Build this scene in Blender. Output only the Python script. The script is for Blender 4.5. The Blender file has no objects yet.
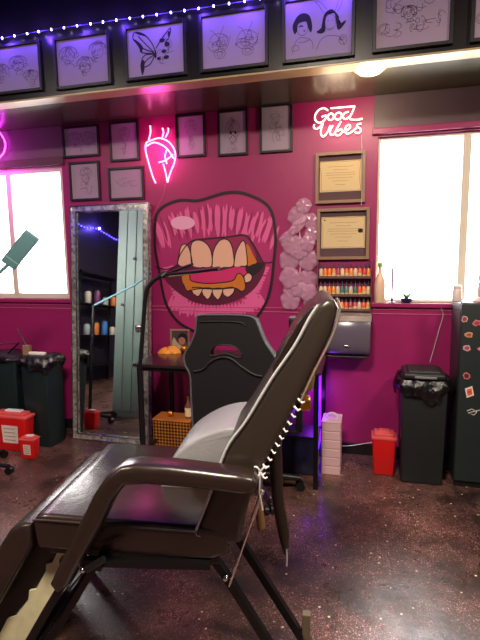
import bpy, bmesh, math, random
from mathutils import Vector, Matrix
random.seed(7)
S = bpy.context.scene
COL = S.collection
PI = math.pi
# ------------------------------------------------------------ camera
F = 480.0
CAMH = 1.45
CAMM = (Matrix.Rotation(math.radians(15), 3, 'Z') @ Matrix.Rotation(math.radians(90-7.6), 3, 'X')
        @ Matrix.Rotation(math.radians(-0.8), 3, 'Z'))
cd = bpy.data.cameras.new('camera'); cam = bpy.data.objects.new('camera', cd); COL.objects.link(cam)
cam.matrix_world = Matrix.Translation((0, 0, CAMH)) @ CAMM.to_4x4()
cd.sensor_fit = 'VERTICAL'; cd.sensor_height = 32.0; cd.lens = 24.0
cd.clip_start = .05
S.camera = cam
def ray(px, py): return CAMM @ Vector(((px-240)/F, (320-py)/F, -1))
def ony(px, py, y):
    d = ray(px, py); t = y/d.y; return Vector((d.x*t, y, CAMH+d.z*t))
def onz(px, py, z):
    d = ray(px, py); t = (z-CAMH)/d.z; return Vector((d.x*t, d.y*t, z))

D = 3.465          # back wall plane
SY = 2.86          # front face of the dropped soffit
SZ = 2.487         # underside of soffit
# ------------------------------------------------------------ materials
def rgb(h):
    def l(c):
        c /= 255.0
        return c/12.92 if c <= .04045 else ((c+.055)/1.055)**2.4
    return (l(h[0]), l(h[1]), l(h[2]), 1)
MC = {}
def mat(name, col, rough=.5, metal=0, spec=.5, emit=None, es=0, noise=0, nscale=8, bump=0, bscale=60, trans=0, alpha=1, coat=0, sheen=0, ior=None, dist=.01):
    if name in MC: return MC[name]
    m = bpy.data.materials.new(name); m.use_nodes = True
    nt = m.node_tree; b = nt.nodes['Principled BSDF']
    c = rgb(col) if max(col) > 1.0 else (*col, 1)
    b.inputs['Base Color'].default_value = c
    b.inputs['Roughness'].default_value = rough
    b.inputs['Metallic'].default_value = metal
    b.inputs['Specular IOR Level'].default_value = spec
    b.inputs['Transmission Weight'].default_value = trans
    b.inputs['Alpha'].default_value = alpha
    b.inputs['Coat Weight'].default_value = coat
    if ior: b.inputs['IOR'].default_value = ior
    if emit:
        b.inputs['Emission Color'].default_value = rgb(emit); b.inputs['Emission Strength'].default_value = es
    tc = nt.nodes.new('ShaderNodeTexCoord')
    if noise:
        n = nt.nodes.new('ShaderNodeTexNoise'); n.inputs['Scale'].default_value = nscale; n.inputs['Detail'].default_value = 5
        nt.links.new(tc.outputs['Object'], n.inputs['Vector'])
        mx = nt.nodes.new('ShaderNodeMix'); mx.data_type = 'RGBA'; mx.blend_type = 'MIX'
        mx.inputs[6].default_value = (c[0]*(1-noise), c[1]*(1-noise), c[2]*(1-noise), 1)
        mx.inputs[7].default_value = tuple(min(1, v*(1+noise)) for v in c[:3])+(1,)
        nt.links.new(n.outputs['Fac'], mx.inputs[0]); nt.links.new(mx.outputs[2], b.inputs['Base Color'])
    if bump:
        n = nt.nodes.new('ShaderNodeTexNoise'); n.inputs['Scale'].default_value = bscale; n.inputs['Detail'].default_value = 4
        nt.links.new(tc.outputs['Object'], n.inputs['Vector'])
        bp = nt.nodes.new('ShaderNodeBump'); bp.inputs['Strength'].default_value = bump; bp.inputs['Distance'].default_value = dist
        nt.links.new(n.outputs['Fac'], bp.inputs['Height']); nt.links.new(bp.outputs['Normal'], b.inputs['Normal'])
    MC[name] = m
    return m

def floor_mat():
    m = bpy.data.materials.new('speckled_floor'); m.use_nodes = True
    nt = m.node_tree; b = nt.nodes['Principled BSDF']; L = nt.links.new; N = nt.nodes.new
    tc = N('ShaderNodeTexCoord')
    def noise(scale, det=4, rough=.5):
        n = N('ShaderNodeTexNoise'); n.inputs['Scale'].default_value = scale; n.inputs['Detail'].default_value = det
        n.inputs['Roughness'].default_value = rough; L(tc.outputs['Object'], n.inputs['Vector']); return n
    def ramp(src, a, bb, ca=(0, 0, 0, 1), cb=(1, 1, 1, 1)):
        r = N('ShaderNodeValToRGB'); r.color_ramp.elements[0].position = a; r.color_ramp.elements[1].position = bb
        r.color_ramp.elements[0].color = ca; r.color_ramp.elements[1].color = cb
        L(src, r.inputs['Fac']); return r
    def mix(f, a, c):
        x = N('ShaderNodeMix'); x.data_type = 'RGBA'
        for s, v in ((0, f), (6, a), (7, c)):
            if isinstance(v, tuple): x.inputs[s].default_value = v
            else: L(v, x.inputs[s])
        return x.outputs[2]
    big = noise(2.2, 9, .72)
    base = ramp(big.outputs['Fac'], .35, .65, rgb((30, 22, 20)), rgb((92, 66, 52)))
    # paint mist: dense tiny speckles whose density follows big patches
    patch = noise(1.1, 8, .7); pr = ramp(patch.outputs['Fac'], .42, .60, (.10, .10, .10, 1), (1, 1, 1, 1))
    def flecks(scale, thr, soft):
        v = N('ShaderNodeTexVoronoi'); v.inputs['Scale'].default_value = scale; L(tc.outputs['Object'], v.inputs['Vector'])
        r = ramp(v.outputs['Distance'], thr, thr+soft, (1, 1, 1, 1), (0, 0, 0, 1))
        # random on/off per cell
        sep = N('ShaderNodeSeparateColor'); L(v.outputs['Color'], sep.inputs[0])
        return r.outputs[0], sep.outputs[0]
    def mul(a, c, gt=None):
        x = N('ShaderNodeMath'); x.operation = 'MULTIPLY'; L(a, x.inputs[0])
        if isinstance(c, float): x.inputs[1].default_value = c
        else: L(c, x.inputs[1])
        return x.outputs[0]
    def gt(a, t):
        x = N('ShaderNodeMath'); x.operation = 'GREATER_THAN'; L(a, x.inputs[0]); x.inputs[1].default_value = t; return x.outputs[0]
    f1, r1 = flecks(190, .30, .14)
    f2, r2 = flecks(80, .2, .1)
    f3, r3 = flecks(24, .10, .05)
    col = mix(mul(mul(f1, gt(r1, .35)), pr.outputs[0]), base.outputs[0], rgb((205, 140, 150)))
    col = mix(mul(mul(f2, gt(r2, .6)), pr.outputs[0]), col, rgb((225, 175, 170)))
    col = mix(mul(f3, gt(r3, .80)), col, rgb((235, 215, 180)))
    worn = noise(2.3, 6, .7); wr = ramp(worn.outputs['Fac'], .58, .66)
    col = mix(mul(wr.outputs[0], .45), col, rgb((34, 30, 30)))
    L(col, b.inputs['Base Color'])
    rr = ramp(noise(6, 5, .6).outputs['Fac'], .3, .7, (.22, .22, .22, 1), (.42, .42, .42, 1)); L(rr.outputs[0], b.inputs['Roughness'])
    bp = N('ShaderNodeBump'); bp.inputs['Strength'].default_value = .35; bp.inputs['Distance'].default_value = .004
    L(noise(28, 5, .6).outputs['Fac'], bp.inputs['Height']); L(bp.outputs['Normal'], b.inputs['Normal'])
    b.inputs['Specular IOR Level'].default_value = .5
    return m

M_wall = mat('magenta_paint', (156, 32, 98), .4, noise=.06, nscale=3, bump=.15, bscale=40, dist=.004)
M_header = mat('mauve_grey_paint', (104, 84, 94), .45)
M_side = mat('plum_paint', (44, 34, 56), .5)
M_dark = mat('dark_wall_paint', (30, 26, 36), .35)
M_soff = mat('gloss_brown_ceiling', (72, 66, 48), .27, spec=.5, bump=.05, bscale=5)
M_bulk = mat('gloss_black_bulkhead', (24, 20, 24), .3)
M_cream = mat('cream_trim', (190, 172, 140), .4)
M_floor = floor_mat()
M_base = mat('black_baseboard', (26, 18, 22), .45)
M_vinyl = mat('window_vinyl', (232, 222, 205), .4)
M_frame = mat('black_frame', (22, 17, 19), .4)
M_paper = mat('drawing_paper', (168, 148, 170), .8)  # violet tint of the blue LED light is in the paper colour
M_ink = mat('drawing_ink', (32, 24, 30), .8)
M_pencil = mat('pencil_line', (112, 94, 112), .9)
M_black = mat('black_plastic', (17, 17, 19), .4)
M_blkmet = mat('black_metal', (18, 18, 20), .32, metal=.3)
M_chrome = mat('chrome', (225, 225, 228), .12, metal=1)
M_white = mat('white_plastic', (225, 222, 220), .4)
M_leather = mat('brown_black_vinyl', (39, 28, 24), .27, spec=.6, bump=.25, bscale=9, dist=.012)
M_pipe = mat('silver_piping', (200, 202, 200), .3, metal=.2)
M_leather_d = mat('black_vinyl', (50, 42, 36), .33, bump=.2, bscale=8, dist=.01)  # black lightened so the base colour carries a gold sheen
M_game = mat('black_mesh_leather', (22, 21, 24), .5, bump=.2, bscale=220, dist=.001)
M_bag = mat('black_bin_liner', (14, 14, 15), .22, spec=.6, bump=.6, bscale=22, dist=.02)
M_bin = mat('charcoal_bin_plastic', (27, 30, 32), .45)
M_bing = mat('dark_green_bin_plastic', (16, 34, 36), .45)
M_red = mat('red_sharps_plastic', (205, 20, 22), .35)
M_redlid = mat('translucent_pink_lid', (220, 90, 88), .35)
M_label = mat('white_label', (222, 205, 200), .6)
M_gold = mat('gold_metal', (210, 140, 50), .3, metal=.8)
M_tan = mat('taupe_wood_frame', (150, 118, 96), .45, noise=.15, nscale=14)
M_mat = mat('grey_mount', (92, 66, 74), .8)
M_cert = mat('cream_certificate', (222, 196, 150), .7)
M_certink = mat('certificate_ink', (150, 105, 70), .8)
M_mirror = mat('mirror_silvering', (215, 222, 220), .015, metal=1)
M_orange = mat('orange_gold', (224, 142, 40), .5)
# ------------------------------------------------------------ mesh helpers
def BM(): return bmesh.new()
def obj(name, bm, m, parent=None, smooth=None):
    me = bpy.data.meshes.new(name)
    bmesh.ops.recalc_face_normals(bm, faces=bm.faces)
    bm.to_mesh(me); bm.free()
    if smooth is not None:
        for p in me.polygons: p.use_smooth = True
        me.set_sharp_from_angle(angle=math.radians(smooth))
    me.materials.append(m)
    o = bpy.data.objects.new(name, me); COL.objects.link(o)
    if parent: o.parent = parent; o.matrix_parent_inverse = Matrix.Identity(4)
    return o
def thing(name, label, cat, loc=(0, 0, 0), rz=0, group=None):
    o = bpy.data.objects.new(name, None); COL.objects.link(o)
    o.location = loc; o.rotation_euler = (0, 0, rz); o.empty_display_size = .1
    return tag(o, label, cat, group)
def tag(o, label, cat, group=None, kind=None):
    o['label'] = label; o['category'] = cat
    if group: o['group'] = group
    if kind: o['kind'] = kind
    return o
def struct(name, bm, m, smooth=None):
    o = obj(name, bm, m, None, smooth); o['kind'] = 'structure'; return o
def xf(bm, vs, mtx): bmesh.ops.transform(bm, matrix=mtx, verts=vs)
def box(bm, lo, hi, bev=0, seg=2, mtx=None):
    lo = Vector(lo); hi = Vector(hi)
    r = bmesh.ops.create_cube(bm, size=1); vs = r['verts']
    for v in vs: v.co = Vector((lo[i]+(v.co[i]+.5)*(hi[i]-lo[i]) for i in range(3)))
    if bev:
        es = list({e for v in vs for e in v.link_edges})
        rr = bmesh.ops.bevel(bm, geom=es, offset=bev, segments=seg, profile=.5, affect='EDGES')
        vs = list({v for f in rr['faces'] for v in f.verts} | {v for v in vs if v.is_valid})
    if mtx: xf(bm, vs, mtx)
    return vs
def hull(bm, pts):
    vs = [bm.verts.new(p) for p in pts]; r = bmesh.ops.convex_hull(bm, input=vs); return vs
def catmull(P, n=6, closed=False):
    P = [Vector(p) for p in P]; out = []; N = len(P)
    rng = range(N) if closed else range(N-1)
    for i in rng:
        if closed: a, b, c, d = P[i-1], P[i], P[(i+1) % N], P[(i+2) % N]
        else: a, b, c, d = P[max(i-1, 0)], P[i], P[i+1], P[min(i+2, N-1)]
        for k in range(n):
            t = k/n
            out.append(.5*((2*b)+(c-a)*t+(2*a-5*b+4*c-d)*t*t+(3*b-a-3*c+d)*t**3))
    if not closed: out.append(P[-1])
    return out
def tube(bm, P, r, seg=8, closed=False, flat=None, cap=True):
    """sweep a circle (or a rectangle via flat=(w,h)) along P; r number or list"""
    P = [Vector(p) for p in P]; n = len(P)
    rings = []; up = None
    for i in range(n):
        if closed: t = P[(i+1) % n]-P[i-1]
        else: t = P[min(i+1, n-1)]-P[max(i-1, 0)]
        if t.length < 1e-9: t = Vector((0, 0, 1))
        t.normalize()
        if up is None:
            up = Vector((0, 0, 1)) if abs(t.z) < .9 else Vector((0, 1, 0))
            if flat: up = Vector((0, 1, 0)) if abs(t.y) < .9 else Vector((0, 0, 1))
        s = t.cross(up)
        if s.length < 1e-6: s = t.orthogonal()
        s.normalize(); up = s.cross(t).normalized()
        rr = r[i] if isinstance(r, (list, tuple)) else r
        if flat: offs = [(-flat[0]/2, -flat[1]/2), (flat[0]/2, -flat[1]/2), (flat[0]/2, flat[1]/2), (-flat[0]/2, flat[1]/2)]
        else: offs = [(rr*math.cos(2*PI*k/seg), rr*math.sin(2*PI*k/seg)) for k in range(seg)]
        rings.append([bm.verts.new(P[i]+s*a+up*b) for a, b in offs])
    m = len(rings[0])
    for i in range(n if closed else n-1):
        A, B = rings[i], rings[(i+1) % n]
        for k in range(m): bm.faces.new((A[k], A[(k+1) % m], B[(k+1) % m], B[k]))
    if cap and not closed: bm.faces.new(rings[0][::-1]); bm.faces.new(rings[-1])
    return [v for g in rings for v in g]
def lathe(bm, prof, c=(0, 0, 0), seg=20):
    rings = []; c = Vector(c)
    for r, z in prof:
        rings.append([bm.verts.new(c+Vector((max(r, 1e-4)*math.cos(2*PI*k/seg), max(r, 1e-4)*math.sin(2*PI*k/seg), z))) for k in range(seg)])
    for A, B in zip(rings, rings[1:]):
        for k in range(seg): bm.faces.new((A[k], A[(k+1) % seg], B[(k+1) % seg], B[k]))
    bm.faces.new(rings[0][::-1]); bm.faces.new(rings[-1])
    return [v for g in rings for v in g]
def prism(bm, pts, axis, a, b, bev=0, seg=2):
    """pts 2-D polygon; axis 'y': (x,z); 'x': (y,z); 'z': (x,y)"""
    def mk(p, t): return {'y': (p[0], t, p[1]), 'x': (t, p[0], p[1]), 'z': (p[0], p[1], t)}[axis]
    A = [bm.verts.new(mk(p, a)) for p in pts]; B = [bm.verts.new(mk(p, b)) for p in pts]
    fa = bm.faces.new(A); fb = bm.faces.new(B[::-1]); n = len(pts); fs = [fa, fb]
    for i in range(n): fs.append(bm.faces.new((A[i], B[i], B[(i+1) % n], A[(i+1) % n])))
    bmesh.ops.recalc_face_normals(bm, faces=fs)
    if bev:
        es = list(fa.edges)+list(fb.edges)
        bmesh.ops.bevel(bm, geom=es, offset=bev, segments=seg, profile=.5, affect='EDGES')
    return A+B
def ribbon(bm, P, w, y, taper=False):
    """flat stroke on a plane facing -y: P are (x,z)"""
    n = len(P); L = []; R = []
    for i in range(n):
        a = Vector(P[max(i-1, 0)]); b = Vector(P[min(i+1, n-1)]); t = (b-a)
        if t.length < 1e-9: t = Vector((1, 0))
        t.normalize(); nn = Vector((-t.y, t.x)); ww = w/2
        if taper: ww *= max(.05, math.sin(PI*(i+.3)/(n-.4)))
        p = Vector(P[i]); L.append(bm.verts.new((p.x+nn.x*ww, y, p.y+nn.y*ww))); R.append(bm.verts.new((p.x-nn.x*ww, y, p.y-nn.y*ww)))
    for i in range(n-1): bm.faces.new((L[i], R[i], R[i+1], L[i+1]))
def fillpoly(bm, P, y):
    vs = [bm.verts.new((p[0], y, p[1])) for p in P]; f = bm.faces.new(vs)
    bmesh.ops.triangulate(bm, faces=[f])
def sm2(P, n=5, closed=False): return [Vector((v.x, v.y)) for v in catmull([(p[0], p[1], 0) for p in P], n, closed)]
def light(name, typ, loc, energy, col=(1, 1, 1), size=.1, sizey=None, rot=None, spot=None):
    l = bpy.data.lights.new(name, typ); l.energy = energy; l.color = col
    if typ == 'AREA':
        l.size = size
        if sizey: l.shape = 'RECTANGLE'; l.size_y = sizey
    else: l.shadow_soft_size = size
    o = bpy.data.objects.new(name, l); COL.objects.link(o); o.location = loc
    if rot: o.rotation_euler = rot
    return o
# ------------------------------------------------------------ room shell
XL, XR, YB, ZT = -4.6, 2.6, -2.6, 3.15
WL = (-3.75, -2.385); WR = (.045, 1.55); WZ = (1.115, 2.225); WZL = (1.115, 2.19)
bm = BM(); box(bm, (XL-.1, YB-.1, -.1), (XR+.1, D+.12, 0)); struct('floor', bm, M_floor)
bm = BM()
T = .12
def wseg(x0, x1, z0, z1): box(bm, (x0, D, z0), (x1, D+T, z1))
wseg(XL, WL[0], 0, ZT); wseg(WL[0], WL[1], 0, WZL[0]); wseg(WL[0], WL[1], WZL[1], ZT)
wseg(WL[1], WR[0], 0, ZT); wseg(WR[0], WR[1], 0, WZ[0]); wseg(WR[0], WR[1], WZ[1], ZT); wseg(WR[1], XR, 0, ZT)
struct('wall_back', bm, M_wall)
bm = BM(); box(bm, (XL-.1, YB, 0), (XL, D+T, ZT)); struct('wall_left', bm, M_side)
bm = BM(); box(bm, (XR, YB, 0), (XR+.1, D+T, ZT)); struct('wall_right', bm, M_side)
bm = BM(); box(bm, (XL-.1, YB-.1, 0), (XR+.1, YB, ZT)); struct('wall_front', bm, M_dark)
bm = BM(); box(bm, (XL-.1, YB-.1, ZT), (XR+.1, D+T, ZT+.1)); struct('ceiling', bm, mat('dark_ceiling_paint', (46, 40, 44), .4))
bm = BM(); box(bm, (XL, SY, SZ), (XR, D, SZ+.03)); struct('ceiling_soffit', bm, M_soff)
bm = BM(); box(bm, (XL, SY-.03, SZ-.0), (XR, SY, ZT)); struct('wall_bulkhead', bm, M_bulk)
bm = BM(); box(bm, (XL, SY-.03, SZ-.012), (XR, SY+.085, SZ-.0005), .002); struct('trim_1', bm, mat('tan_gloss_trim', (190, 168, 122), .3, spec=.8))  # trim board, its colour lightened to carry the window's reflection
# grey headers above the windows
bm = BM(); box(bm, (WL[0]-.1, D-.012, WZL[1]+.06), (WL[1]+.03, D, SZ), .003); struct('trim_2', bm, M_header)
bm = BM(); box(bm, (WR[0]-.03, D-.012, WZ[1]+.05), (WR[1]+.1, D, SZ), .003); struct('trim_3', bm, M_header)
bm = BM(); box(bm, (WL[0]-.1, D-.03, WZL[1]+.0), (WL[1]+.03, D, WZL[1]+.06), .004); struct('trim_4', bm, M_mat)
bm = BM(); box(bm, (WR[0]-.04, D-.03, WZ[1]+.012), (WR[1]+.1, D, WZ[1]+.05), .004); struct('trim_5', bm, M_wall)
# baseboard and thin double wall rail
bm = BM(); box(bm, (XL, D-.015, 0), (XR, D, .085), .004); struct('baseboard_back', bm, M_base)
M_rail = mat('magenta_gloss_rail', (196, 92, 134), .3)
for i, z in enumerate((1.068, 1.037)):
    bm = BM(); box(bm, (XL, D-.006, z-.003), (XR, D, z+.003), .001); struct('trim_%d' % (6+i), bm, M_rail)
# windows
def window(n, x0, x1, z0, z1, mull, light_mat):
    bm = BM(); w = .045 if n == 1 else .02; y0, y1 = D+.03, D+.09
    box(bm, (x0, y0, z0), (x0+w, y1, z1), .004); box(bm, (x1-w, y0, z0), (x1, y1, z1), .004)
    box(bm, (x0+w, y0, z0), (x1-w, y1, z0+w), .004); box(bm, (x0+w, y0, z1-w), (x1-w, y1, z1), .004)
    for mx in mull: box(bm, (mx-.025, y0-.01, z0+w), (mx+.025, y1, z1-w), .005)
    f = struct('window_%d' % n, bm, light_mat)
    xs = [x0+w]+[m for m in mull]+[x1-w]
    for a, b in zip(xs, xs[1:]):
        g = BM(); box(g, (a+.0, D+.055, z0+w), (b-.0, D+.059, z1-w))
        obj('pane', g, M_glass, f)
    g = BM(); box(g, (x0-.03, D-.03, z0-.03), (x1+.03, D+.03, z0), .005); obj('sill', g, M_wall, f)
M_glass = mat('window_glass', (1.0, 1.0, 1.0), 0, trans=1, ior=1.45)
nt = M_glass.node_tree; tb = nt.nodes.new('ShaderNodeBsdfTransparent'); gl = nt.nodes.new('ShaderNodeBsdfGlossy'); gl.inputs['Roughness'].default_value = .02
mx = nt.nodes.new('ShaderNodeMixShader'); fr = nt.nodes.new('ShaderNodeFresnel'); fr.inputs['IOR'].default_value = 1.3
nt.links.new(fr.outputs[0], mx.inputs[0]); nt.links.new(tb.outputs[0], mx.inputs[1]); nt.links.new(gl.outputs[0], mx.inputs[2])
nt.links.new(mx.outputs[0], nt.nodes['Material Output'].inputs['Surface'])
window(1, WL[0], WL[1], WZL[0], WZL[1], [-2.92], M_vinyl)
window(2, WR[0], WR[1], WZ[0], WZ[1], [.60], M_vinyl)
# ------------------------------------------------------------ drawings
def strokes(bm, segs, w, y, mp, n=4):
    for s in segs: ribbon(bm, [mp(p) for p in sm2(s, n)], w, y)
def circ(cx, cy, rx, ry=None, a0=0, a1=2*PI, n=12):
    ry = ry or rx
    return [(cx+rx*math.cos(a0+(a1-a0)*k/n), cy+ry*math.sin(a0+(a1-a0)*k/n)) for k in range(n+1)]
def scribble(rnd, cx, cy, r, k=6):
    out = []
    for _ in range(k):
        a = rnd.random()*6.3; x = cx+rnd.uniform(-.5, .5)*r; y = cy+rnd.uniform(-.5, .5)*r
        out.append(circ(x, y, r*rnd.uniform(.15, .6), r*rnd.uniform(.15, .6), a, a+rnd.uniform(2, 5), 8))
    return out
def face(rnd, cx, cy, r):
    s = [circ(cx, cy, r*.75, r), circ(cx-.3*r, cy+.15*r, .13*r), circ(cx+.3*r, cy+.15*r, .13*r), [(cx, cy+.1*r), (cx+.06*r, cy-.2*r), (cx-.05*r, cy-.22*r)],
         [(cx-.25*r, cy-.5*r), (cx, cy-.56*r), (cx+.25*r, cy-.48*r)]]
    s += scribble(rnd, cx, cy+.6*r, .9*r, 5)+scribble(rnd, cx-.7*r, cy-.1*r, .6*r, 3)+scribble(rnd, cx+.7*r, cy-.1*r, .6*r, 3)+scribble(rnd, cx, cy-1.1*r, .7*r, 4)
    s += [circ(cx, cy+.2*r, 1.05*r, 1.1*r, .1, PI-.1), circ(cx-.2*r, cy+.4*r, .9*r, .8*r, .6, PI+.4), circ(cx+.25*r, cy+.35*r, .85*r, .8*r, -.5, 2.4)]
    return s
def frame(name, label, cat, group, x0, x1, z0, z1, y, fw, art, fm=None, depth=.022, mount=None, paper=None, tilt=0):
    cx, cz = (x0+x1)/2, (z0+z1)/2; W, H = x1-x0, z1-z0
    t = thing(name, label, cat, (cx, y, cz), 0, group); t.rotation_euler = (tilt, 0, 0)
    a, b = W/2, H/2; bm = BM()
    box(bm, (-a, -depth, -b), (-a+fw, 0, b), .002); box(bm, (a-fw, -depth, -b), (a, 0, b), .002)
    box(bm, (-a+fw, -depth, -b), (a-fw, 0, -b+fw), .002); box(bm, (-a+fw, -depth, b-fw), (a-fw, 0, b), .002)
    obj('frame', bm, fm or M_frame, t)
    bm = BM(); box(bm, (-a+fw, -.006, -b+fw), (a-fw, -.001, b-fw)); 
    obj('mount' if mount else 'paper', bm, mount or M_paper, t)
    pa, pb = a-fw, b-fw
    if mount:
        l, r, bo, to = paper
        bm = BM(); box(bm, (-pa+l, -.009, -pb+bo), (pa-r, -.0061, pb-to)); obj('certificate', bm, M_cert, t)
        sx, sz = (2*pa-l-r)/2, (2*pb-bo-to)/2; ox, oz = (l-r)/2, (bo-to)/2; yy = -.0095
    else: sx, sz, ox, oz, yy = pa, pb, 0, 0, -.0066
    s = min(sx, sz)
    bm1 = BM()
    heavy, fine = art
    mp = lambda p: (ox+p[0]*sx, oz+p[1]*sz)
    if fine: strokes(bm1, fine, max(.002, s*.019), yy, mp); obj('pencil_drawing' if not mount else 'writing', bm1, M_pencil if not mount else M_certink, t)
    if heavy:
        bm2 = BM()
        for h in heavy:
            if h[0] == 'f': fillpoly(bm2, [mp(p) for p in sm2(h[1], 3, True)], yy-.0004)
            else: ribbon(bm2, [mp(p) for p in sm2(h[1], 4)], s*.045, yy-.0003)
        obj('ink_drawing', bm2, M_ink, t)
    return t
def pxr(x0, x1, yt, yb, y):
    c = ony((x0+x1)/2, (yt+yb)/2, y)
    a = ony(x0, (yt+yb)/2, y); b = ony(x1, (yt+yb)/2, y); t = ony((x0+x1)/2, yt, y); d = ony((x0+x1)/2, yb, y)
    return a.x, b.x, d.z, t.z
r5 = random.Random(3)
A_heads = ([], sum([face(r5, -.55, .3, .32), face(r5, .1, -.2, .3), face(r5, .6, .35, .3)], []))
A_heads2 = ([], sum([face(r5, -.5, -.1, .32), face(r5, .2, .2, .3), face(r5, .65, -.45, .25)], []))
but = [('s', [(0, -.05), (-.12, .35), (-.4, .75), (-.72, .88), (-.78, .6), (-.55, .3), (-.5, .02), (0, -.1)]),
       ('s', [(-.02, -.12), (-.35, -.1), (-.5, -.3), (-.42, -.6), (-.5, -.92)]), ('s', [(-.42, -.6), (-.2, -.5), (-.02, -.15)]),
       ('f', [(-.5, .02), (-.62, .3), (-.8, .62), (-.62, .5), (-.45, .25)]), ('f', [(-.5, -.3), (-.56, -.55), (-.5, -.9), (-.42, -.6), (-.4, -.35)]),
       ('f', [(-.72, .9), (-.45, .8), (-.2, .55), (-.4, .68), (-.62, .78)]),
       ('f', [(0, .05), (.04, -.1), (.02, -.3), (-.04, -.2)]), ('s', [(-.05, -.05), (-.35, .35), (-.6, .7)]), ('s', [(-.05, -.05), (-.4, .15), (-.55, .35)]),
       ('s', [(-.05, -.15), (-.3, -.3), (-.45, -.5)]), ('s', [(.02, .1), (.2, .4), (.55, .85), (.5, .5), (.35, .3)]),
       ('f', circ(.25, .4, .1, .09)), ('f', circ(.42, .22, .09, .1)), ('f', circ(.3, -.05, .08)), ('f', circ(.12, -.32, .07)), ('f', circ(.38, -.3, .1, .08)), ('f', circ(.5, .62, .05, .12))]
A_but = (but, scribble(r5, .32, .1, .35, 8)+scribble(r5, .3, -.35, .25, 6)+scribble(r5, .4, .5, .2, 5))
def dragon(cx):
    g = 1 if cx < 0 else -1
    return [[(cx-.3, .5), (cx-.15, .35), (cx+.05*g, 0), (cx-.05, -.3), (cx+.15, -.45)], [(cx+.15, .6), (cx, .2), (cx-.1, -.1), (cx+.1, -.2)],
            [(cx-.35, .0), (cx-.2, .3), (cx+.1, .3), (cx+.3, .1)], [(cx-.4, -.1), (cx-.2, -.35), (cx+.2, -.3), (cx+.35, .2)], circ(cx, -.45, .18), circ(cx, -.45, .09)]
A_drag = ([], dragon(-.45)+dragon(.45)+scribble(r5, -.45, -.1, .4, 9)+scribble(r5, .45, 0, .4, 9))
A_girls = ([('f', [(-.72, -.1), (-.78, .2), (-.62, .52), (-.42, .58), (-.25, .45), (-.18, .1), (-.22, -.12), (-.32, .1), (-.36, .28), (-.6, .24), (-.64, 0)]),
            ('f', [(.14, .3), (.1, 0), (-.05, -.12), (.08, -.2), (.22, -.12), (.2, .15), (.26, .42), (.38, .48), (.5, .4), (.54, .1), (.6, -.15), (.74, -.05), (.84, .15), (.62, .05), (.62, .3), (.42, .58), (.22, .5)]),
            ('s', [(-.58, .12), (-.52, .16), (-.46, .12)]), ('s', [(-.44, -.02), (-.4, -.04)])],
           [[(.16, .5), (0, .8), (-.1, .92), (.08, .86), (.26, .6)], [(.5, .5), (.62, .85), (.72, .9), (.68, .7), (.58, .48)],
            circ(.36, .15, .16, .27), [(.28, .2), (.33, .22)], [(.4, .22), (.46, .2)], [(.3, -.05), (.37, -.08), (.42, -.04)],
            circ(-.48, .08, .17, .26), [(-.8, -.8), (-.7, -.4), (-.5, -.25), (-.2, -.4), (-.15, -.7)], [(-.05, -.75), (.1, -.4), (.36, -.3), (.65, -.4), (.8, -.7)],
            [(-.6, -.4), (-.4, -.42), (-.25, -.35)], circ(.75, -.5, .12, .16), circ(-.7, -.6, .12, .1)]+scribble(r5, .7, -.5, .12, 3))
A_flash = ([], scribble(r5, -.5, .4, .35, 7)+scribble(r5, .3, .45, .35, 7)+scribble(r5, -.6, -.4, .35, 7)+scribble(r5, .1, -.3, .35, 7)+scribble(r5, .65, -.2, .3, 6)+face(r5, -.1, .1, .2))
FY = SY-.03
GB = 'framed drawings along the bulkhead'
specs = [(-17, 41, 43, 93.5, 'leftmost framed pencil sketch of heads on the bulkhead, cut off by the picture edge', A_heads2),
         (53.5, 110, 33.5, 87, 'framed pencil sketch of three small heads, left of the butterfly drawing', A_heads),
         (124, 186, 22, 78, 'framed black ink butterfly drawing on the bulkhead', A_but),
         (199, 268, 9, 69, 'framed sketch of a winged symmetrical pair, right of the butterfly drawing', A_drag),
         (282, 355, -6, 59.5, 'framed ink portrait of two women, one wearing bunny ears', A_girls),
         (373, 454, -20, 48, 'framed sheet of faint tattoo sketches above the right window', A_flash),
         (472, 560, -34, 37, 'framed drawing at the far right end of the bulkhead, mostly out of view', A_flash)]
for x0, x1, yt, yb, lab, art in specs:
    a, b, z0, z1 = pxr(x0, x1, yt, yb, FY-.02)
    frame('framed_drawing', lab, 'picture', GB, a, b, z0, z1, FY-.001, .018, art)
GW = 'small framed drawings on the magenta wall'
small = [(62.5, 99, 125.5, 157, 'small landscape frame of two faint heads nearest the top left window corner', ([], face(r5, -.4, .2, .4)+face(r5, .4, .2, .4)+scribble(r5, 0, -.6, .25, 4))),
         (109.4, 138.8, 121, 161, 'small portrait frame just left of the pink neon sign, upper of the two there', ([], face(r5, 0, .3, .4)+scribble(r5, 0, -.4, .4, 6))),
         (69.4, 99.7, 161.5, 200.6, 'small portrait frame under the two heads drawing, just above the mirror', ([], face(r5, .1, .3, .4)+scribble(r5, 0, -.3, .5, 7))),
         (108.4, 143.8, 167, 199.7, 'small landscape frame above the right corner of the mirror', ([], scribble(r5, -.3, 0, .5, 6)+scribble(r5, .35, 0, .5, 5))),
         (175.6, 205.3, 113.8, 157, 'small portrait frame immediately right of the pink neon sign', ([], face(r5, 0, .35, .4)+scribble(r5, 0, -.35, .5, 7))),
         (217.5, 247.8, 109.5, 155.4, 'small framed darker sketch of a figure, middle of the three right of pink neon', ([('s', [(-.3, .0), (.0, .06), (.3, 0)]), ('s', [(-.25, -.3), (.0, -.12), (.3, -.34)]), ('f', circ(-.15, 0, .08)), ('f', circ(.18, 0, .08))], face(r5, 0, 0, .5)+scribble(r5, 0, .5, .4, 7)+scribble(r5, 0, -.7, .4, 5))),
         (259.5, 292.5, 103.8, 152.4, 'small framed sketch left of the white neon lettering', ([], scribble(r5, 0, .3, .6, 9)+scribble(r5, .1, -.2, .5, 8)))]
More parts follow.
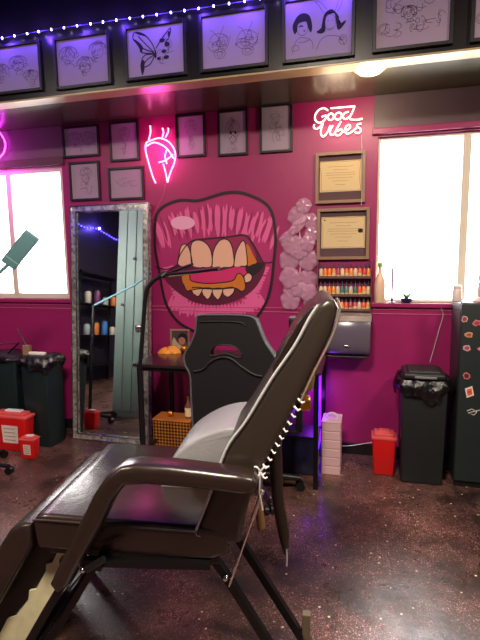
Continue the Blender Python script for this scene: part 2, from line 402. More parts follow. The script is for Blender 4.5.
for x0, x1, yt, yb, lab, art in small:
    a, b, z0, z1 = pxr(x0, x1, yt, yb, D-.015)
    frame('framed_drawing', lab, 'picture', GW, a, b, z0, z1, D-.001, .016, art, depth=.02)
def certlines():
    L = [[(-.93, -.93), (-.3, -.93), (.3, -.93), (.93, -.93), (.93, -.3), (.93, .3), (.93, .93), (.3, .93), (-.93, .93), (-.93, .3), (-.93, -.3), (-.93, -.93)]]
    for k, (w, z) in enumerate(((.62, .62), (.35, .42), (.7, .22), (.72, .08), (.6, -.1), (.4, -.3), (.25, -.55))):
        L.append([(-w, z), (-w/3, z+.015), (w/3, z-.01), (w, z+.01)])
    return L
for k, (x0, x1, yt, yb, lab) in enumerate(((315.5, 365.5, 151.5, 203, 'taupe framed certificate directly under the white neon lettering'),
                                           (317, 369.5, 208, 259.5, 'taupe framed certificate with a dark seal, just above the ink bottle shelves'))):
    a, b, z0, z1 = pxr(x0, x1, yt, yb, D-.025)
    L = certlines()
    hv = [] if k == 0 else [('f', [(.7, .2), (.88, .2), (.88, -.02), (.7, -.02)]), ('f', circ(-.85, .8, .04))]
    frame('framed_certificate', lab, 'certificate', 'framed certificates', a, b, z0, z1, D-.001, .021, (hv, L), fm=M_tan, depth=.03, mount=M_mat,
          paper=(.008, .008, .058, .036))
# ------------------------------------------------------------ lips mural
MU = lambda cx, cy: (lambda v: (v.x, v.z))(ony(150+cx/3.556, 185+cy/3.556, D))
def mu(P, n=4, closed=True): return [MU(p[0], p[1]) for p in sm2(P, n, closed)]
mural = thing('lips_mural', 'painted mural of pink lips baring teeth with gold grill, on magenta wall', 'mural', (0, 0, 0))
outer = [(18, 180), (20, 130), (30, 95), (60, 70), (110, 54), (170, 56), (220, 42), (265, 29), (310, 26), (350, 35), (400, 58), (430, 90), (443, 140), (447, 200), (441, 270), (434, 340),
         (420, 400), (395, 450), (350, 500), (290, 530), (230, 540), (160, 520), (100, 485), (62, 430), (45, 370), (33, 300), (20, 230)]
c0 = MU(235, 270); mural.location = (c0[0], D, c0[1])
def mur(name, polys, m, lay, lines=(), w=.008, taper=False, lclosed=False):
    bm = BM(); y = D-.0012*lay
    for p in polys: fillpoly(bm, mu(p), y)
    for li, l in enumerate(lines):
        pts = [MU(*p) for p in sm2(l, 4, lclosed)]
        if lclosed: pts.append(pts[0])
        ribbon(bm, pts, w*(1 if not taper else (.75+.5*((li*37 % 10)/10))), y-.000008*li, taper)
    bmesh.ops.translate(bm, verts=bm.verts, vec=(-c0[0], -D, -c0[1]))
    return obj(name, bm, m, mural)
P_lip = mat('lip_paint', (178, 40, 112), .45, noise=.1, nscale=6)
P_lipl = mat('lip_streak_paint', (226, 96, 160), .45); P_lipd = mat('lip_shade_paint', (150, 20, 88), .45)
P_blk = mat('mural_outline_paint', (34, 12, 26), .5); P_mouth = mat('mouth_paint', (92, 12, 52), .5)
P_tooth = mat('tooth_paint', (232, 178, 156), .5); P_gold = mat('grill_paint', (205, 118, 42), .45); P_tong = mat('tongue_paint', (206, 40, 110), .5)
P_hi = mat('gloss_spot_paint', (236, 170, 206), .5)
mur('lips', [outer], P_lip, 1)
R = random.Random(11); lt = []; dk = []
for k in range(50):
    cx = 38+(k+R.uniform(-.3, .3))*7.9; u = (cx-235)/200
    y1 = 66+58*abs(u)**2+R.uniform(-4, 26); y0 = 176+60*u*u+R.uniform(-30, 14)
    lean = u*34; (lt if k % 3 else dk).append([(cx+lean, y1), (cx+lean*.45, (y0+y1)/2), (cx, y0)])
for k in range(30):
    s = -1 if k < 15 else 1; q = (k % 15)/14
    bx = 235+s*(185-60*q); by = 300+q*150
    lt.append([(bx+s*6, by-4), (bx-s*16, by-6+R.uniform(-5, 5)), (bx-s*(34+10*q), by-16+R.uniform(-6, 6))])
for k in range(26):
    cx = 80+k*12.5; u = (cx-235)/160; lt.append([(cx-u*4, 425-u*u*40), (cx+u*8, 455-u*u*40), (cx+u*16, 480-u*u*50+R.uniform(-8, 14))])
mur('streaks', [], P_lipl, 2, lt, .034, True); mur('shade_streaks', [], P_lipd, 2.3, dk, .022, True)
mouth = [(60, 345), (48, 318), (70, 300), (98, 285), (110, 245), (148, 202), (210, 192), (280, 186), (338, 180), (368, 215), (400, 272), (412, 282), (402, 320), (372, 368), (322, 404), (250, 426), (170, 420), (110, 390)]
mur('mouth_interior', [mouth], P_mouth, 3)
mur('gums', [[(104, 262), (120, 222), (150, 203), (215, 194), (285, 188), (336, 183), (362, 215), (378, 260), (340, 262), (240, 262), (150, 262)]], mat('gum_paint', (150, 28, 84), .5), 3.6)
mur('tongue', [[(140, 318), (180, 300), (240, 306), (300, 292), (345, 290), (350, 312), (310, 330), (260, 352), (180, 352), (145, 340)]], P_tong, 3.6)
mur('dark_gap', [[(344, 284), (402, 276), (396, 300), (368, 322), (345, 312)]], P_blk, 3.9)
teeth = [[(100, 276), (110, 222), (126, 210), (142, 230), (150, 284), (124, 290)], [(149, 282), (146, 222), (158, 199), (186, 198), (210, 218), (221, 250), (219, 290), (184, 293)],
         [(221, 288), (226, 238), (244, 202), (266, 192), (286, 204), (297, 240), (297, 288), (260, 293)], [(299, 286), (306, 240), (326, 202), (338, 204), (344, 240), (346, 284), (322, 289)]]
low = [[(150, 364), (186, 366), (180, 388), (170, 396), (158, 388)], [(187, 366), (221, 368), (217, 394), (205, 406), (193, 394)], [(224, 368), (259, 368), (253, 394), (242, 408), (230, 396)],
       [(261, 367), (299, 364), (297, 384), (278, 398), (266, 392)], [(338, 322), (350, 312), (364, 324), (358, 342), (340, 348)]]
for t_ in teeth: mur('tooth', [t_], P_tooth, 5)
for t_ in low: mur('lower_tooth', [t_], P_tooth, 4.6)
mur('gold_tooth', [[(347, 284), (343, 216), (352, 216), (368, 250), (380, 274), (364, 282)]], P_gold, 5)
grill = [(114, 322), (128, 318), (142, 320), (148, 340), (200, 350), (262, 346), (298, 338), (310, 318), (324, 316), (336, 334), (340, 366), (326, 378), (302, 366), (240, 370), (184, 368), (146, 374), (132, 376), (120, 352)]
mur('gold_grill', [grill], P_gold, 5.2)
mur('outlines', [], P_blk, 6, teeth+low+[grill]+[[(98, 284), (110, 245), (148, 200), (210, 190), (280, 184), (340, 178), (370, 214), (404, 276)]], .008)
mur('outer_outline', [], P_blk, 6, [outer], .021, False, True)
mur('corner_outlines', [], P_blk, 6, [[(20, 290), (60, 300), (98, 285)], [(404, 276), (425, 276), (442, 270)]], .008)
mur('gloss_spot', [circ(118, 135, 43, 24)[:-1]], P_hi, 6)
# ------------------------------------------------------------ neon signs
def neon(name, label, cat, P, o, sc, r, m, closed=(), back=.03, extra=None):
    pts = [[ony(o[0]+x/sc, o[1]+y/sc, D-back) for x, y in s] for s in P]
    allp = [p for s in pts for p in s]; c = sum(allp, Vector())/len(allp)
    t = thing(name, label, cat, (c.x, D-back, c.z))
    bm = BM()
    for s in pts: tube(bm, [p-t.location for p in catmull(s, 5)], r, 8)
    obj('neon_tube', bm, m, t, 60)
    bm = BM()
    for s in pts[:3]:
        p = s[0]-t.location; tube(bm, [p, p+Vector((0, back, 0))], .003, 6)
    obj('standoff', bm, mat('clear_plastic', (200, 180, 190), .2), t)
    return t, pts
N_pink = mat('pink_neon', (255, 120, 190), .4, emit=(255, 120, 190), es=5)
nt = N_pink.node_tree
hips = [[(288, 50), (290, 70), (284, 96)], [(328, 58), (331, 72), (327, 88)], [(346, 58), (346, 70), (337, 88)],
        [(290, 98), (316, 90), (342, 98), (360, 116), (369, 140), (366, 168), (354, 198), (344, 232)], [(290, 98), (276, 106), (274, 130), (284, 170), (296, 210), (306, 234)],
        [(276, 116), (300, 104), (326, 112), (346, 128), (364, 156)], [(342, 126), (336, 148), (342, 172)], [(316, 168), (340, 160), (362, 142)], [(330, 172), (338, 200), (344, 232)]]
nt1, pp = neon('neon_sign', 'pink neon sign of a curvy hip outline on the magenta wall', 'neon sign', hips, (60, 110), 3.2, .0055, N_pink)
bm = BM(); tube(bm, [p-nt1.location for p in catmull([ony(165.5, 183, D-.01), ony(163, 196, D-.004), ony(157, 207, D-.004), ony(152, 219, D-.004)], 5)], .0018, 5)
obj('cord', bm, mat('pink_cord', (220, 120, 160), .5), nt1)
light('neon_glow_pink', 'POINT', (nt1.location.x, D-.12, nt1.location.z), 3.4, (1, .06, .5), .09)
N_white = mat('warm_white_neon', (255, 235, 220), .4, emit=(255, 240, 205), es=2.6)
good = [[(162, 118), (140, 106), (112, 114), (90, 142), (88, 172), (108, 190), (134, 182), (152, 160), (150, 148), (126, 156)],
        [(176, 136), (162, 152), (168, 172), (186, 172), (196, 154), (188, 138), (176, 136)], [(226, 130), (206, 142), (204, 164), (222, 172), (240, 158), (240, 138), (226, 130)],
        [(282, 126), (260, 134), (250, 152), (258, 168), (276, 164), (298, 140), (318, 94)], [(318, 94), (250, 100), (178, 106)], [(298, 140), (288, 162), (300, 172), (340, 172), (362, 166)],
        [(84, 200), (80, 216), (94, 226), (114, 216), (134, 192)], [(134, 192), (122, 232), (124, 262), (138, 270), (160, 244), (176, 206)], [(190, 206), (176, 236), (178, 258), (192, 260), (206, 244)],
        [(238, 182), (216, 222), (204, 250), (214, 264), (234, 258), (246, 238), (236, 228), (218, 240)], [(248, 244), (276, 232), (292, 214), (284, 202), (268, 212), (262, 236), (272, 254), (296, 246), (326, 222)],
        [(356, 196), (338, 198), (330, 212), (346, 222), (354, 236), (340, 250), (318, 246)]]
nt2, pp = neon('neon_sign', 'warm white neon lettering Good Vibes above the framed certificates', 'neon sign', good, (300, 90), 5.81, .0046, N_white)
bm = BM(); tube(bm, [p-nt2.location for p in (ony(361.5, 135, D-.006), ony(362, 150, D-.036), ony(361.5, 205, D-.036))], .0014, 5)
obj('cord', bm, M_white, nt2)
light('neon_glow_white', 'POINT', (nt2.location.x, D-.2, nt2.location.z), 1.0, (1, .78, .5), .09)
N_pur = mat('violet_neon', (250, 150, 255), .4, emit=(235, 50, 235), es=9)
left = [[(-30, 130), (-14, 126), (-2, 131), (5, 142), (4, 152), (-2, 160), (-6, 172)], [(-30, 130), (-36, 144), (-30, 165)]]
nt3, pp = neon('neon_sign', 'violet neon curve at the left picture edge above the window', 'neon sign', left, (0, 0), 1, .0055, N_pur, back=.045)
light('neon_glow_violet', 'POINT', (nt3.location.x-.1, D-.3, nt3.location.z-.2), 9, (1, .08, .9), .09)
# ------------------------------------------------------------ LED string
px = [(-20, 42), (0, 38.5), (45, 30.5), (94, 23.3), (150, 15.5), (197, 8.7), (248, 0.5), (300, -8), (360, -18)]
wire = [ony(x, y, FY-.04) for x, y in px]
st = thing('string_lights', 'blue and white LED string lights draped along the bulkhead above the drawings', 'string lights', wire[4])
bm = BM(); tube(bm, [p-wire[4] for p in catmull(wire, 6)], .0022, 5); obj('wire', bm, mat('blue_wire', (120, 110, 170), .4), st)
M_led = mat('led_bulb', (230, 230, 255), .4, emit=(190, 180, 255), es=14)
fine = catmull(wire, 30); acc = 0; last = fine[0]; led0 = None; cnt = 0; glowp = []
for p in fine[1:]:
    acc += (p-last).length; last = p
    if acc > .083:
        acc = 0
        if led0 is None:
            bm = BM(); lathe(bm, [(.001, -.007), (.004, -.005), (.005, 0), (.004, .005), (.001, .007)], seg=10); led0 = obj('led_bulb', bm, M_led, st, 60); o = led0
        else: o = led0.copy(); COL.objects.link(o); o.parent = st
        o.location = p-wire[4]; cnt += 1
        if cnt % 3 == 2: glowp.append(p.copy())
for i, p in enumerate(glowp): light('led_glow', 'POINT', p+Vector((0, -.05, .0)), 1.7, (.14, .05, 1), .02)
# ------------------------------------------------------------ ceiling lamp in soffit
c = onz(370, 62, SZ); bm = BM(); lathe(bm, [(.075, 0), (.075, -.012), (.06, -.026), (.03, -.034), (.004, -.036)], seg=28)
t = thing('ceiling_lamp', 'small round lit dome lamp on the underside of the soffit', 'lamp', (c.x, 2.955, SZ))
obj('diffuser', bm, mat('lamp_diffuser', (255, 240, 215), .4, emit=(255, 226, 180), es=5), t, 50)
bm = BM(); lathe(bm, [(.09, 0), (.09, -.006), (.077, -.01), (.076, 0)], seg=28); obj('rim', bm, M_cream, t, 50)
light('dome_glow', 'POINT', (c.x, 2.955, SZ-.10), 5, (1, .8, .55), .06)
# ------------------------------------------------------------ mirror
mb = ony(74, 438, 3.3); mw = .675
mt = thing('standing_mirror', 'tall leaning mirror with silver mosaic frame against the magenta wall', 'mirror', (-2.288+mw/2, 3.275, 0))
LH = 1.865; ang = math.atan2(.155, LH)
mt.rotation_euler = (-ang, 0, 0)
hw = mw/2; fw = .052
M_mos = mat('silver_mosaic', (205, 198, 196), .2, metal=.55)
nn = M_mos.node_tree; v = nn.nodes.new('ShaderNodeTexVoronoi'); v.inputs['Scale'].default_value = 45; tcn = nn.nodes.new('ShaderNodeTexCoord'); nn.links.new(tcn.outputs['Object'], v.inputs['Vector'])
rp = nn.nodes.new('ShaderNodeValToRGB'); rp.color_ramp.elements[0].color = rgb((120, 112, 116)); rp.color_ramp.elements[1].color = rgb((240, 235, 228)); nn.links.new(v.outputs['Color'], rp.inputs['Fac']); nn.links.new(rp.outputs[0], nn.nodes['Principled BSDF'].inputs['Base Color'])
bpn = nn.nodes.new('ShaderNodeBump'); bpn.inputs['Strength'].default_value = .8; bpn.inputs['Distance'].default_value = .01; nn.links.new(v.outputs['Color'], bpn.inputs['Height']); nn.links.new(bpn.outputs[0], nn.nodes['Principled BSDF'].inputs['Normal'])
bm = BM(); box(bm, (-hw, -.02, 0), (-hw+fw, .02, LH)); box(bm, (hw-fw, -.02, 0), (hw, .02, LH)); box(bm, (-hw+fw, -.02, 0), (hw-fw, .02, fw)); box(bm, (-hw+fw, -.02, LH-fw), (hw-fw, .02, LH))
obj('mosaic_frame', bm, M_mos, mt)
bm = BM()
for a, e in ((0, .008), (fw-.008, .008)):
    x = hw-a
    box(bm, (-x, -.03, a), (-x+e, -.018, LH-a), .002); box(bm, (x-e, -.03, a), (x, -.018, LH-a), .002); box(bm, (-x, -.03, a), (x, -.018, a+e), .002); box(bm, (-x, -.03, LH-a-e), (x, -.018, LH-a), .002)
obj('silver_edging', bm, M_chrome, mt)
bm = BM(); box(bm, (-hw+fw, -.012, fw), (hw-fw, .0, LH-fw)); obj('mirror_glass', bm, M_mirror, mt)
bm = BM(); box(bm, (-hw+.01, .018, .01), (hw-.01, .026, LH-.01)); obj('backing', bm, M_black, mt)
# off-camera things, partly guessed, put in for the mirror to reflect
t = thing('tall_cabinet', 'tall grey-green panelled cabinet seen reflected in the leaning mirror', 'cabinet', (-2.36, 2.05, 0))
M_gg = mat('grey_green_paint', (106, 126, 114), .45)
bm = BM(); box(bm, (-.16, -.2, .0), (.16, .2, 2.25), .004); obj('body', bm, M_gg, t)
for k, x in enumerate((-.105, 0, .105)):
    bm = BM(); box(bm, (x-.049, .2, .06), (x+.049, .212, 2.2), .004); obj('door', bm, M_gg, t)
for x, z in ((-.07, 1.15), (.05, 1.62)):
    bm = BM(); lathe(bm, [(.006, 0), (.006, .015), (.014, .02), (.014, .032), (.004, .036)], seg=12); bmesh.ops.rotate(bm, verts=bm.verts, matrix=Matrix.Rotation(-PI/2, 3, 'X')); bmesh.ops.translate(bm, verts=bm.verts, vec=(x, .212, z)); obj('knob', bm, M_black, t, 40)
st2 = thing('string_lights', 'blue LED string lights on the far wall, seen as dots in the leaning mirror', 'string lights', (XL+.03, -.6, 2.6))
W2 = [Vector((0, -1.4+.35*k, .03*math.sin(2.1*k))) for k in range(9)]
bm = BM(); tube(bm, catmull(W2, 4), .0025, 5); obj('wire', bm, M_black, st2)
M_bled = mat('blue_led_bulb', (90, 70, 255), .4, emit=(80, 60, 255), es=10); b0_ = None
for k, p in enumerate(catmull(W2, 4)):
    if b0_ is None: bm = BM(); lathe(bm, [(.002, -.014), (.012, -.006), (.012, .006), (.002, .014)], seg=8); b0_ = obj('led_bulb', bm, M_bled, st2); o = b0_
    else: o = b0_.copy(); COL.objects.link(o); o.parent = st2
    o.location = p+Vector((.008, 0, 0))
light('blue_string_glow', 'POINT', (XL+.1, -.6, 2.63), 7, (.16, .1, 1), .012)
sh = thing('display_shelf', 'guessed dark metal display shelf, added for the leaning mirror to reflect', 'shelf', (XL+.22, -.4, 0))
for sy in (-.7, .7):
    for sx in (-.15, .15): bm = BM(); box(bm, (sx-.015, sy-.015, 0), (sx+.015, sy+.015, 1.8), .002); obj('post', bm, M_blkmet, sh)
for z in (.3, .8, 1.3, 1.78): bm = BM(); box(bm, (-.165, -.715, z-.02), (.165, .715, z), .002); obj('shelf_board', bm, M_blkmet, sh)
cols_ = [(200, 190, 180), (60, 120, 190), (210, 120, 60), (160, 170, 175), (120, 60, 110)]; cn_ = ['white', 'blue', 'orange', 'grey', 'plum']
for j, z in enumerate((.8, 1.3)):
    for k in range(5):
        h_ = .14+.03*((k*3+j) % 4); t = thing('supply_jar', '%s supply jar on the %s board of the guessed display shelf' % (cn_[(k+2*j) % 5], ('second', 'third')[j]), 'jar', (XL+.22, -.95+.27*k, z+.0005), 0, 'supply jars on the display shelf')
        bm = BM(); lathe(bm, [(.05, 0), (.055, .01), (.055, h_*.85), (.04, h_)], seg=14); obj('body', bm, mat('jar%d' % ((k+2*j) % 5), cols_[(k+2*j) % 5], .25), t, 40)
        bm = BM(); lathe(bm, [(.045, h_), (.045, h_+.02), (.01, h_+.022)], seg=14); obj('lid', bm, M_black, t, 40)
# ------------------------------------------------------------ generic bin builder
def taperbox(bm, w, d, z0, z1, k0, k1, bev=.012, th=None):
    pts = []
    v = box(bm, (-.5, -.5, 0), (.5, .5, 1))
    for q in v:
        k = k0+(k1-k0)*q.co.z; q.co = Vector((q.co.x*w*k, q.co.y*d*k, z0+(z1-z0)*q.co.z))
    es = list({e for q in v for e in q.link_edges})
    if bev: bmesh.ops.bevel(bm, geom=es, offset=bev, segments=3, profile=.5, affect='EDGES')
def liner(w, d, ztop, drop, seed, bulge=.03):
    rnd = random.Random(seed); bm = BM(); n = 72; rows = 9; rings = []
    ph = [rnd.uniform(0, 6.28) for _ in range(6)]
    for j in range(rows):
        u = j/(rows-1); ring = []
        for i in range(n):
            a = 2*PI*i/n; ca, sa = math.cos(a), math.sin(a)
            s = (abs(ca)**5+abs(sa)**5)**(-1/5)
            x, y = ca*s*w/2, sa*s*d/2
            wr = .5*math.sin(9*a+ph[0]+2*u)+.4*math.sin(17*a+ph[1]-3*u)+.35*math.sin(29*a+ph[2]+4*u)+rnd.uniform(-.35, .35)
            if u < .25: off = -.012+u*.06; z = ztop-.02+u*.1
            else: off = .008+bulge*math.sin(PI*min(1, (u-.2)/.8)*.8)+wr*.011*(.4+u); z = ztop+.004-(u-.25)/.75*(drop*(1+.28*math.sin(3*a+ph[3])+.2*math.sin(7*a+ph[4])))+rnd.uniform(-.004, .004)
            r = math.hypot(x, y); ring.append(bm.verts.new((x*(1+off/r), y*(1+off/r), z)))
        rings.append(ring)
    for A, B in zip(rings, rings[1:]):
        for i in range(n): bm.faces.new((A[i], A[(i+1) % n], B[(i+1) % n], B[i]))
    return bm
def bin_(label, x0, x1, yf, dep, h, m, seed, lid, drop=.1, rz=0):
    w = x1-x0; t = thing('trash_bin', label, 'bin', ((x0+x1)/2, yf+dep/2, 0), rz, 'lined waste bins')
    bm = BM(); taperbox(bm, w, dep, 0, h, .92, 1.0, .012); obj('body', bm, m, t, 35)
    obj('bin_liner', liner(w*1.0, dep*1.0, h+.012, drop, seed), M_bag, t, 80)
    if lid:
        bm = BM(); box(bm, (-w*.46, -dep*.42, h+.012), (w*.46, dep*.45, h+.05), .014, 3); box(bm, (-w*.36, -dep*.34, h+.045), (w*.36, dep*.36, h+.062), .01, 3); obj('lid', bm, m, t, 35)
        bm = BM(); box(bm, (-w*.22, -dep*.425-.006, h+.022), (w*.26, -dep*.42+.004, h+.036), .003); obj('lid_handle', bm, mat('grey_lid_lip', (120, 122, 126), .35), t)
    return t
hR = ony(420, 383, 3.06).z
bR = bin_('black lined bin with closed lid between red container and stickered refrigerator', .215, .485, 3.06, .30, .66, M_bin, 5, True, .1)
bL1 = bin_('black lined bin with a white strip on top, standing right beside the leaning mirror', -2.56, -2.33, 3.035, .21, .69, M_bing, 8, False, .085)
bL2 = bin_('dark green lined bin cut off by the left picture edge', -3.02, -2.66, 3.10, .30, .67, M_bing, 12, False, .04)
# left bin contents: heap of bag plastic and flat lid
bm = BM(); box(bm, (-.1, -.085, .685), (.1, .085, .715), .012, 3); obj('lid', bm, M_bin, bL1, 40)
bm = BM(); box(bm, (-.17, -.13, .665), (.17, .13, .69), .01, 3); obj('lid', bm, M_bing, bL2, 40)
c = bL1.location
bm = BM(); box(bm, (-.08, -.02, 0), (.06, .02, .022), .008, 2); o = obj('paper_towel', bm, mat('white_towel', (225, 220, 205), .8), None, 30); o.location = (c.x-.0, c.y-.03, .7155); tag(o, 'folded white paper towel lying on top of the bin beside the mirror', 'towel')
# ------------------------------------------------------------ sharps containers
def sharps(label, x0, x1, yf, dep, h, rz=0, lab=True, seed=0):
    w = x1-x0; t = thing('sharps_container', label, 'container', ((x0+x1)/2, yf+dep/2, 0), rz, 'red sharps containers')
    bm = BM(); taperbox(bm, w, dep, 0, h*.88, .84, .98, .01); obj('body', bm, M_red, t, 35)
    bm = BM(); box(bm, (-w*.52, -dep*.52, h*.86), (w*.52, dep*.52, h*.93), .006); box(bm, (-w*.42, -dep*.4, h*.92), (w*.42, dep*.4, h), .008)
    obj('lid', bm, M_redlid, t, 35)
    bm = BM(); box(bm, (-w*.2, -dep*.1, h*.98), (w*.25, dep*.3, h*1.03), .004); obj('flap', bm, M_white if seed else M_redlid, t)
    if lab:
        bm = BM(); k = .93
        pts = [(-w*.2, h*.22), (w*.24, h*.22), (w*.26, h*.68), (-w*.2, h*.68)]
        yy = lambda z: -dep/2*(.84+.14*z/(h*.88))-.0015
        vs = [bm.verts.new((x, yy(z), z)) for x, z in pts]+[bm.verts.new((x, yy(z)+.001, z)) for x, z in pts]
        bmesh.ops.convex_hull(bm, input=vs); obj('label', bm, M_label, t)
        bm = BM()
        for q in range(4):
            z = h*(.3+q*.1); box(bm, (-w*.14, yy(z)-.0022, z-.002), (w*.18, yy(z)-.0005, z+.002))
        obj('label_text', bm, M_certink, t)
    return t
sharps('single red sharps container left of the black lidded bin', .045, .20, 3.13, .13, .285, lab=False)
p = onz(28, 450, 0)
sharps('large red sharps container with white label at the left picture edge', -2.76, -2.45, 2.915, .11, .30, rz=0, seed=1)
sharps('small red sharps container in front of the large one', -2.44, -2.315, 2.815, .085, .165, rz=math.radians(4), seed=1)
# ------------------------------------------------------------ refrigerator with stickers
fz = ony(470, 303, 3.08).z
t = thing('refrigerator', 'black refrigerator covered with stickers under the right window', 'refrigerator', (.54+.32, 3.08+.17, 0))
M_fr = mat('black_fridge_enamel', (32, 41, 42), .4)  # black raised a little to put haze into the colour
bm = BM(); box(bm, (-.32, -.14, .03), (.32, .17, fz), .008); obj('body', bm, M_fr, t)
bm = BM(); box(bm, (-.32, -.17, .04), (.32, -.143, fz), .01, 3); dr = obj('door', bm, M_fr, t, 35)
bm = BM(); box(bm, (-.31, -.15, 0), (.31, .16, .035)); obj('kickplate', bm, M_black, t)
def sticker(px_, py_, w, h, shape, c1, c2):
    q = ony(px_, py_, 3.08-.002); x, z = q.x-t.location.x, q.z
    n = 14
    if shape == 'sq': P = [(-1, -1), (1, -1), (1, 1), (-1, 1)]; P = [(a*.94-b*.3, b*.94+a*.3) for a, b in P]
    else:
        rr = random.Random(int(px_*7+py_)); P = [(math.cos(2*PI*k/n)*(1+rr.uniform(-.25, .2)), math.sin(2*PI*k/n)*(1+rr.uniform(-.25, .2))) for k in range(n)]
    bm = BM(); prism(bm, [(x+a*w, z+b*h) for a, b in P], 'y', -.1725, -.1702); s = obj('sticker', bm, mat('st%s' % (c1,), c1, .5), dr)
    bm = BM(); prism(bm, [(x+a*w*.68, z+b*h*.68) for a, b in P], 'y', -.1738, -.1726); obj('sticker_print', bm, mat('st%s' % (c2,), c2, .5), s)
    if shape != 'plain':
        bm = BM(); ribbon(bm, [(x-w*.4, z-h*.2), (x-w*.1, z+h*.3), (x+w*.15, z-h*.2), (x+w*.4, z+h*.3)], w*.18, -.1742); obj('sticker_mark', bm, mat('st%s' % ((60, 40, 44),), (60, 40, 44), .5), s)
sticker(464.6, 319, .017, .022, 'r', (196, 168, 160), (160, 70, 84))
sticker(477, 323, .026, .018, 'r', (200, 120, 130), (190, 70, 90))
sticker(469, 335, .024, .016, 'r', (205, 160, 130), (200, 96, 60))
sticker(467, 348, .021, .020, 'r', (200, 160, 165), (176, 90, 110))
sticker(466.5, 376, .020, .022, 'r', (190, 110, 110), (90, 40, 50))
sticker(469.5, 392, .021, .030, 'sq', (225, 215, 215), (226, 96, 50))
sticker(480, 349, .014, .012, 'r', (200, 90, 110), (220, 160, 170))
bm = BM(); ribbon(bm, [(v.x-t.location.x, v.z) for v in (ony(a, b, 3.078) for a, b in ((467, 411), (472, 409), (477, 412), (474, 415), (468, 413), (480, 410)))], .004, -.1712); obj('scribble', bm, M_white, dr)
# things on top of it
def jar(label, x, y, z, r, h, m, capm=None, cat='jar', name='glass_jar'):
    t = thing(name, label, cat, (x, y, z))
    bm = BM(); lathe(bm, [(r*.8, 0), (r, .006), (r, h*.8), (r*.85, h*.86), (r*.85, h)], seg=18); obj('body', bm, m, t, 40)
    if capm:
        bm = BM(); lathe(bm, [(r*.92, h), (r*.92, h+.012), (r*.5, h+.016)], seg=18); obj('lid', bm, capm, t, 40)
    return t
M_pale = mat('pale_wax_glass', (214, 196, 190), .3)
q = ony(456.5, 303, 3.16)
jar('pale candle jar on top of the refrigerator', q.x, 3.16, fz, .028, .085, M_pale, M_white)
q = ony(478, 303, 3.16)
t = thing('statuette', 'pale tapering ornament on refrigerator top at the right picture edge', 'ornament', (q.x+.02, 3.16, fz))
bm = BM(); lathe(bm, [(.05, 0), (.045, .02), (.025, .03), (.03, .07), (.022, .12), (.028, .15), (.018, .18), (.004, .19)], seg=16); obj('body', bm, M_pale, t, 50)
bm = BM(); lathe(bm, [(.055, -.0), (.055, .006), (.04, .008)], seg=16); obj('base', bm, M_tan, t, 50)
# ------------------------------------------------------------ sill items
sz = WZ[0]
q = ony(380.5, 302, D+.0)
t = thing('wine_bottle', 'frosted pale bottle with green top on the window sill corner', 'bottle', (.078, D-.002, sz))
bm = BM(); lathe(bm, [(.034, 0), (.037, .008), (.038, .13), (.03, .165), (.014, .2), (.012, .25)], seg=20); obj('glass_body', bm, mat('frosted_peach_glass', (232, 196, 170), .35), t, 50)
bm = BM(); lathe(bm, [(.0145, .245), (.0145, .275), (.006, .278)], seg=14); obj('cap', bm, mat('green_foil', (120, 190, 60), .4), t, 50)
t = thing('candlestick', 'slim violet taper candle in a holder on the window sill', 'candle', (.16, D-.006, sz))
bm = BM(); lathe(bm, [(.026, 0), (.024, .006), (.008, .012), (.01, .03), (.006, .032)], seg=16); obj('holder', bm, mat('violet_glass', (104, 60, 120), .3), t, 50)
bm = BM(); lathe(bm, [(.0065, .03), (.0065, .235), (.001, .245)], seg=10); obj('candle', bm, mat('violet_wax', (124, 84, 130), .5), t, 50)
t = thing('potted_succulent', 'tiny succulent in a dark blue bowl on the window sill', 'plant', (.255, D-.004, sz))
bm = BM(); lathe(bm, [(.02, 0), (.034, .012), (.038, .032), (.034, .034)], seg=18); obj('bowl', bm, mat('dark_blue_ceramic', (40, 40, 96), .3), t, 50)
bm = BM()
for k in range(14):
    a = k*2.4; l = .022+.002*k % .02; v0 = Vector((0, 0, .03)); d = Vector((math.cos(a), math.sin(a), .9+.05*k)).normalized()
    tube(bm, [v0, v0+d*l*.6, v0+d*l*1.6], [.004, .006, .001], 6)
obj('leaves', bm, mat('succulent_green', (86, 132, 70), .5), t, 60)
# ------------------------------------------------------------ ink bottle rack
a0 = ony(318, 310, D-.05); a1 = ony(370.5, 310, D-.05); rx0, rx1 = a0.x, a1.x
rt = thing('ink_rack', 'three tier wall rack holding tattoo ink bottles under the certificates', 'rack', ((rx0+rx1)/2, D, ony(344, 311, D-.05).z))
M_rack = mat('smoked_rack_metal', (120, 92, 90), .35, metal=.3)
zb = rt.location.z; rows_px = [277.5, 295.5, 310]
rz_ = [ony(344, v, D-.05).z for v in rows_px]; hwid = (rx1-rx0)/2
for z in rz_:
    bm = BM(); box(bm, (-hwid, -.065, z-zb-.004), (hwid, -.004, z-zb), .001); box(bm, (-hwid, -.067, z-zb-.006), (hwid, -.063, z-zb+.012), .001); obj('shelf', bm, M_rack, rt)
for e_ in (-hwid-.004, hwid):
    bm = BM(); box(bm, (e_, -.067, -.006), (e_+.004, -.001, .36), .001); obj('side_rail', bm, M_rack, rt)
inks = [(238, 120, 40), (232, 90, 40), (225, 150, 60), (70, 110, 110), (215, 190, 170), (200, 60, 60), (90, 130, 120), (240, 140, 60), (180, 60, 90), (230, 200, 150), (60, 80, 110)]
M_cap = mat('dark_teal_cap', (34, 48, 62), .4)
ib0 = None; rnd = random.Random(21)
nb = 12
col_words = {0: 'orange', 1: 'red orange', 2: 'amber', 3: 'teal', 4: 'beige', 5: 'red', 6: 'sage green', 7: 'light orange', 8: 'plum', 9: 'cream', 10: 'slate blue'}
tier = ['top', 'middle', 'bottom']
ords = ['first', 'second', 'third', 'fourth', 'fifth', 'sixth', 'seventh', 'eighth', 'ninth', 'tenth', 'eleventh', 'twelfth']
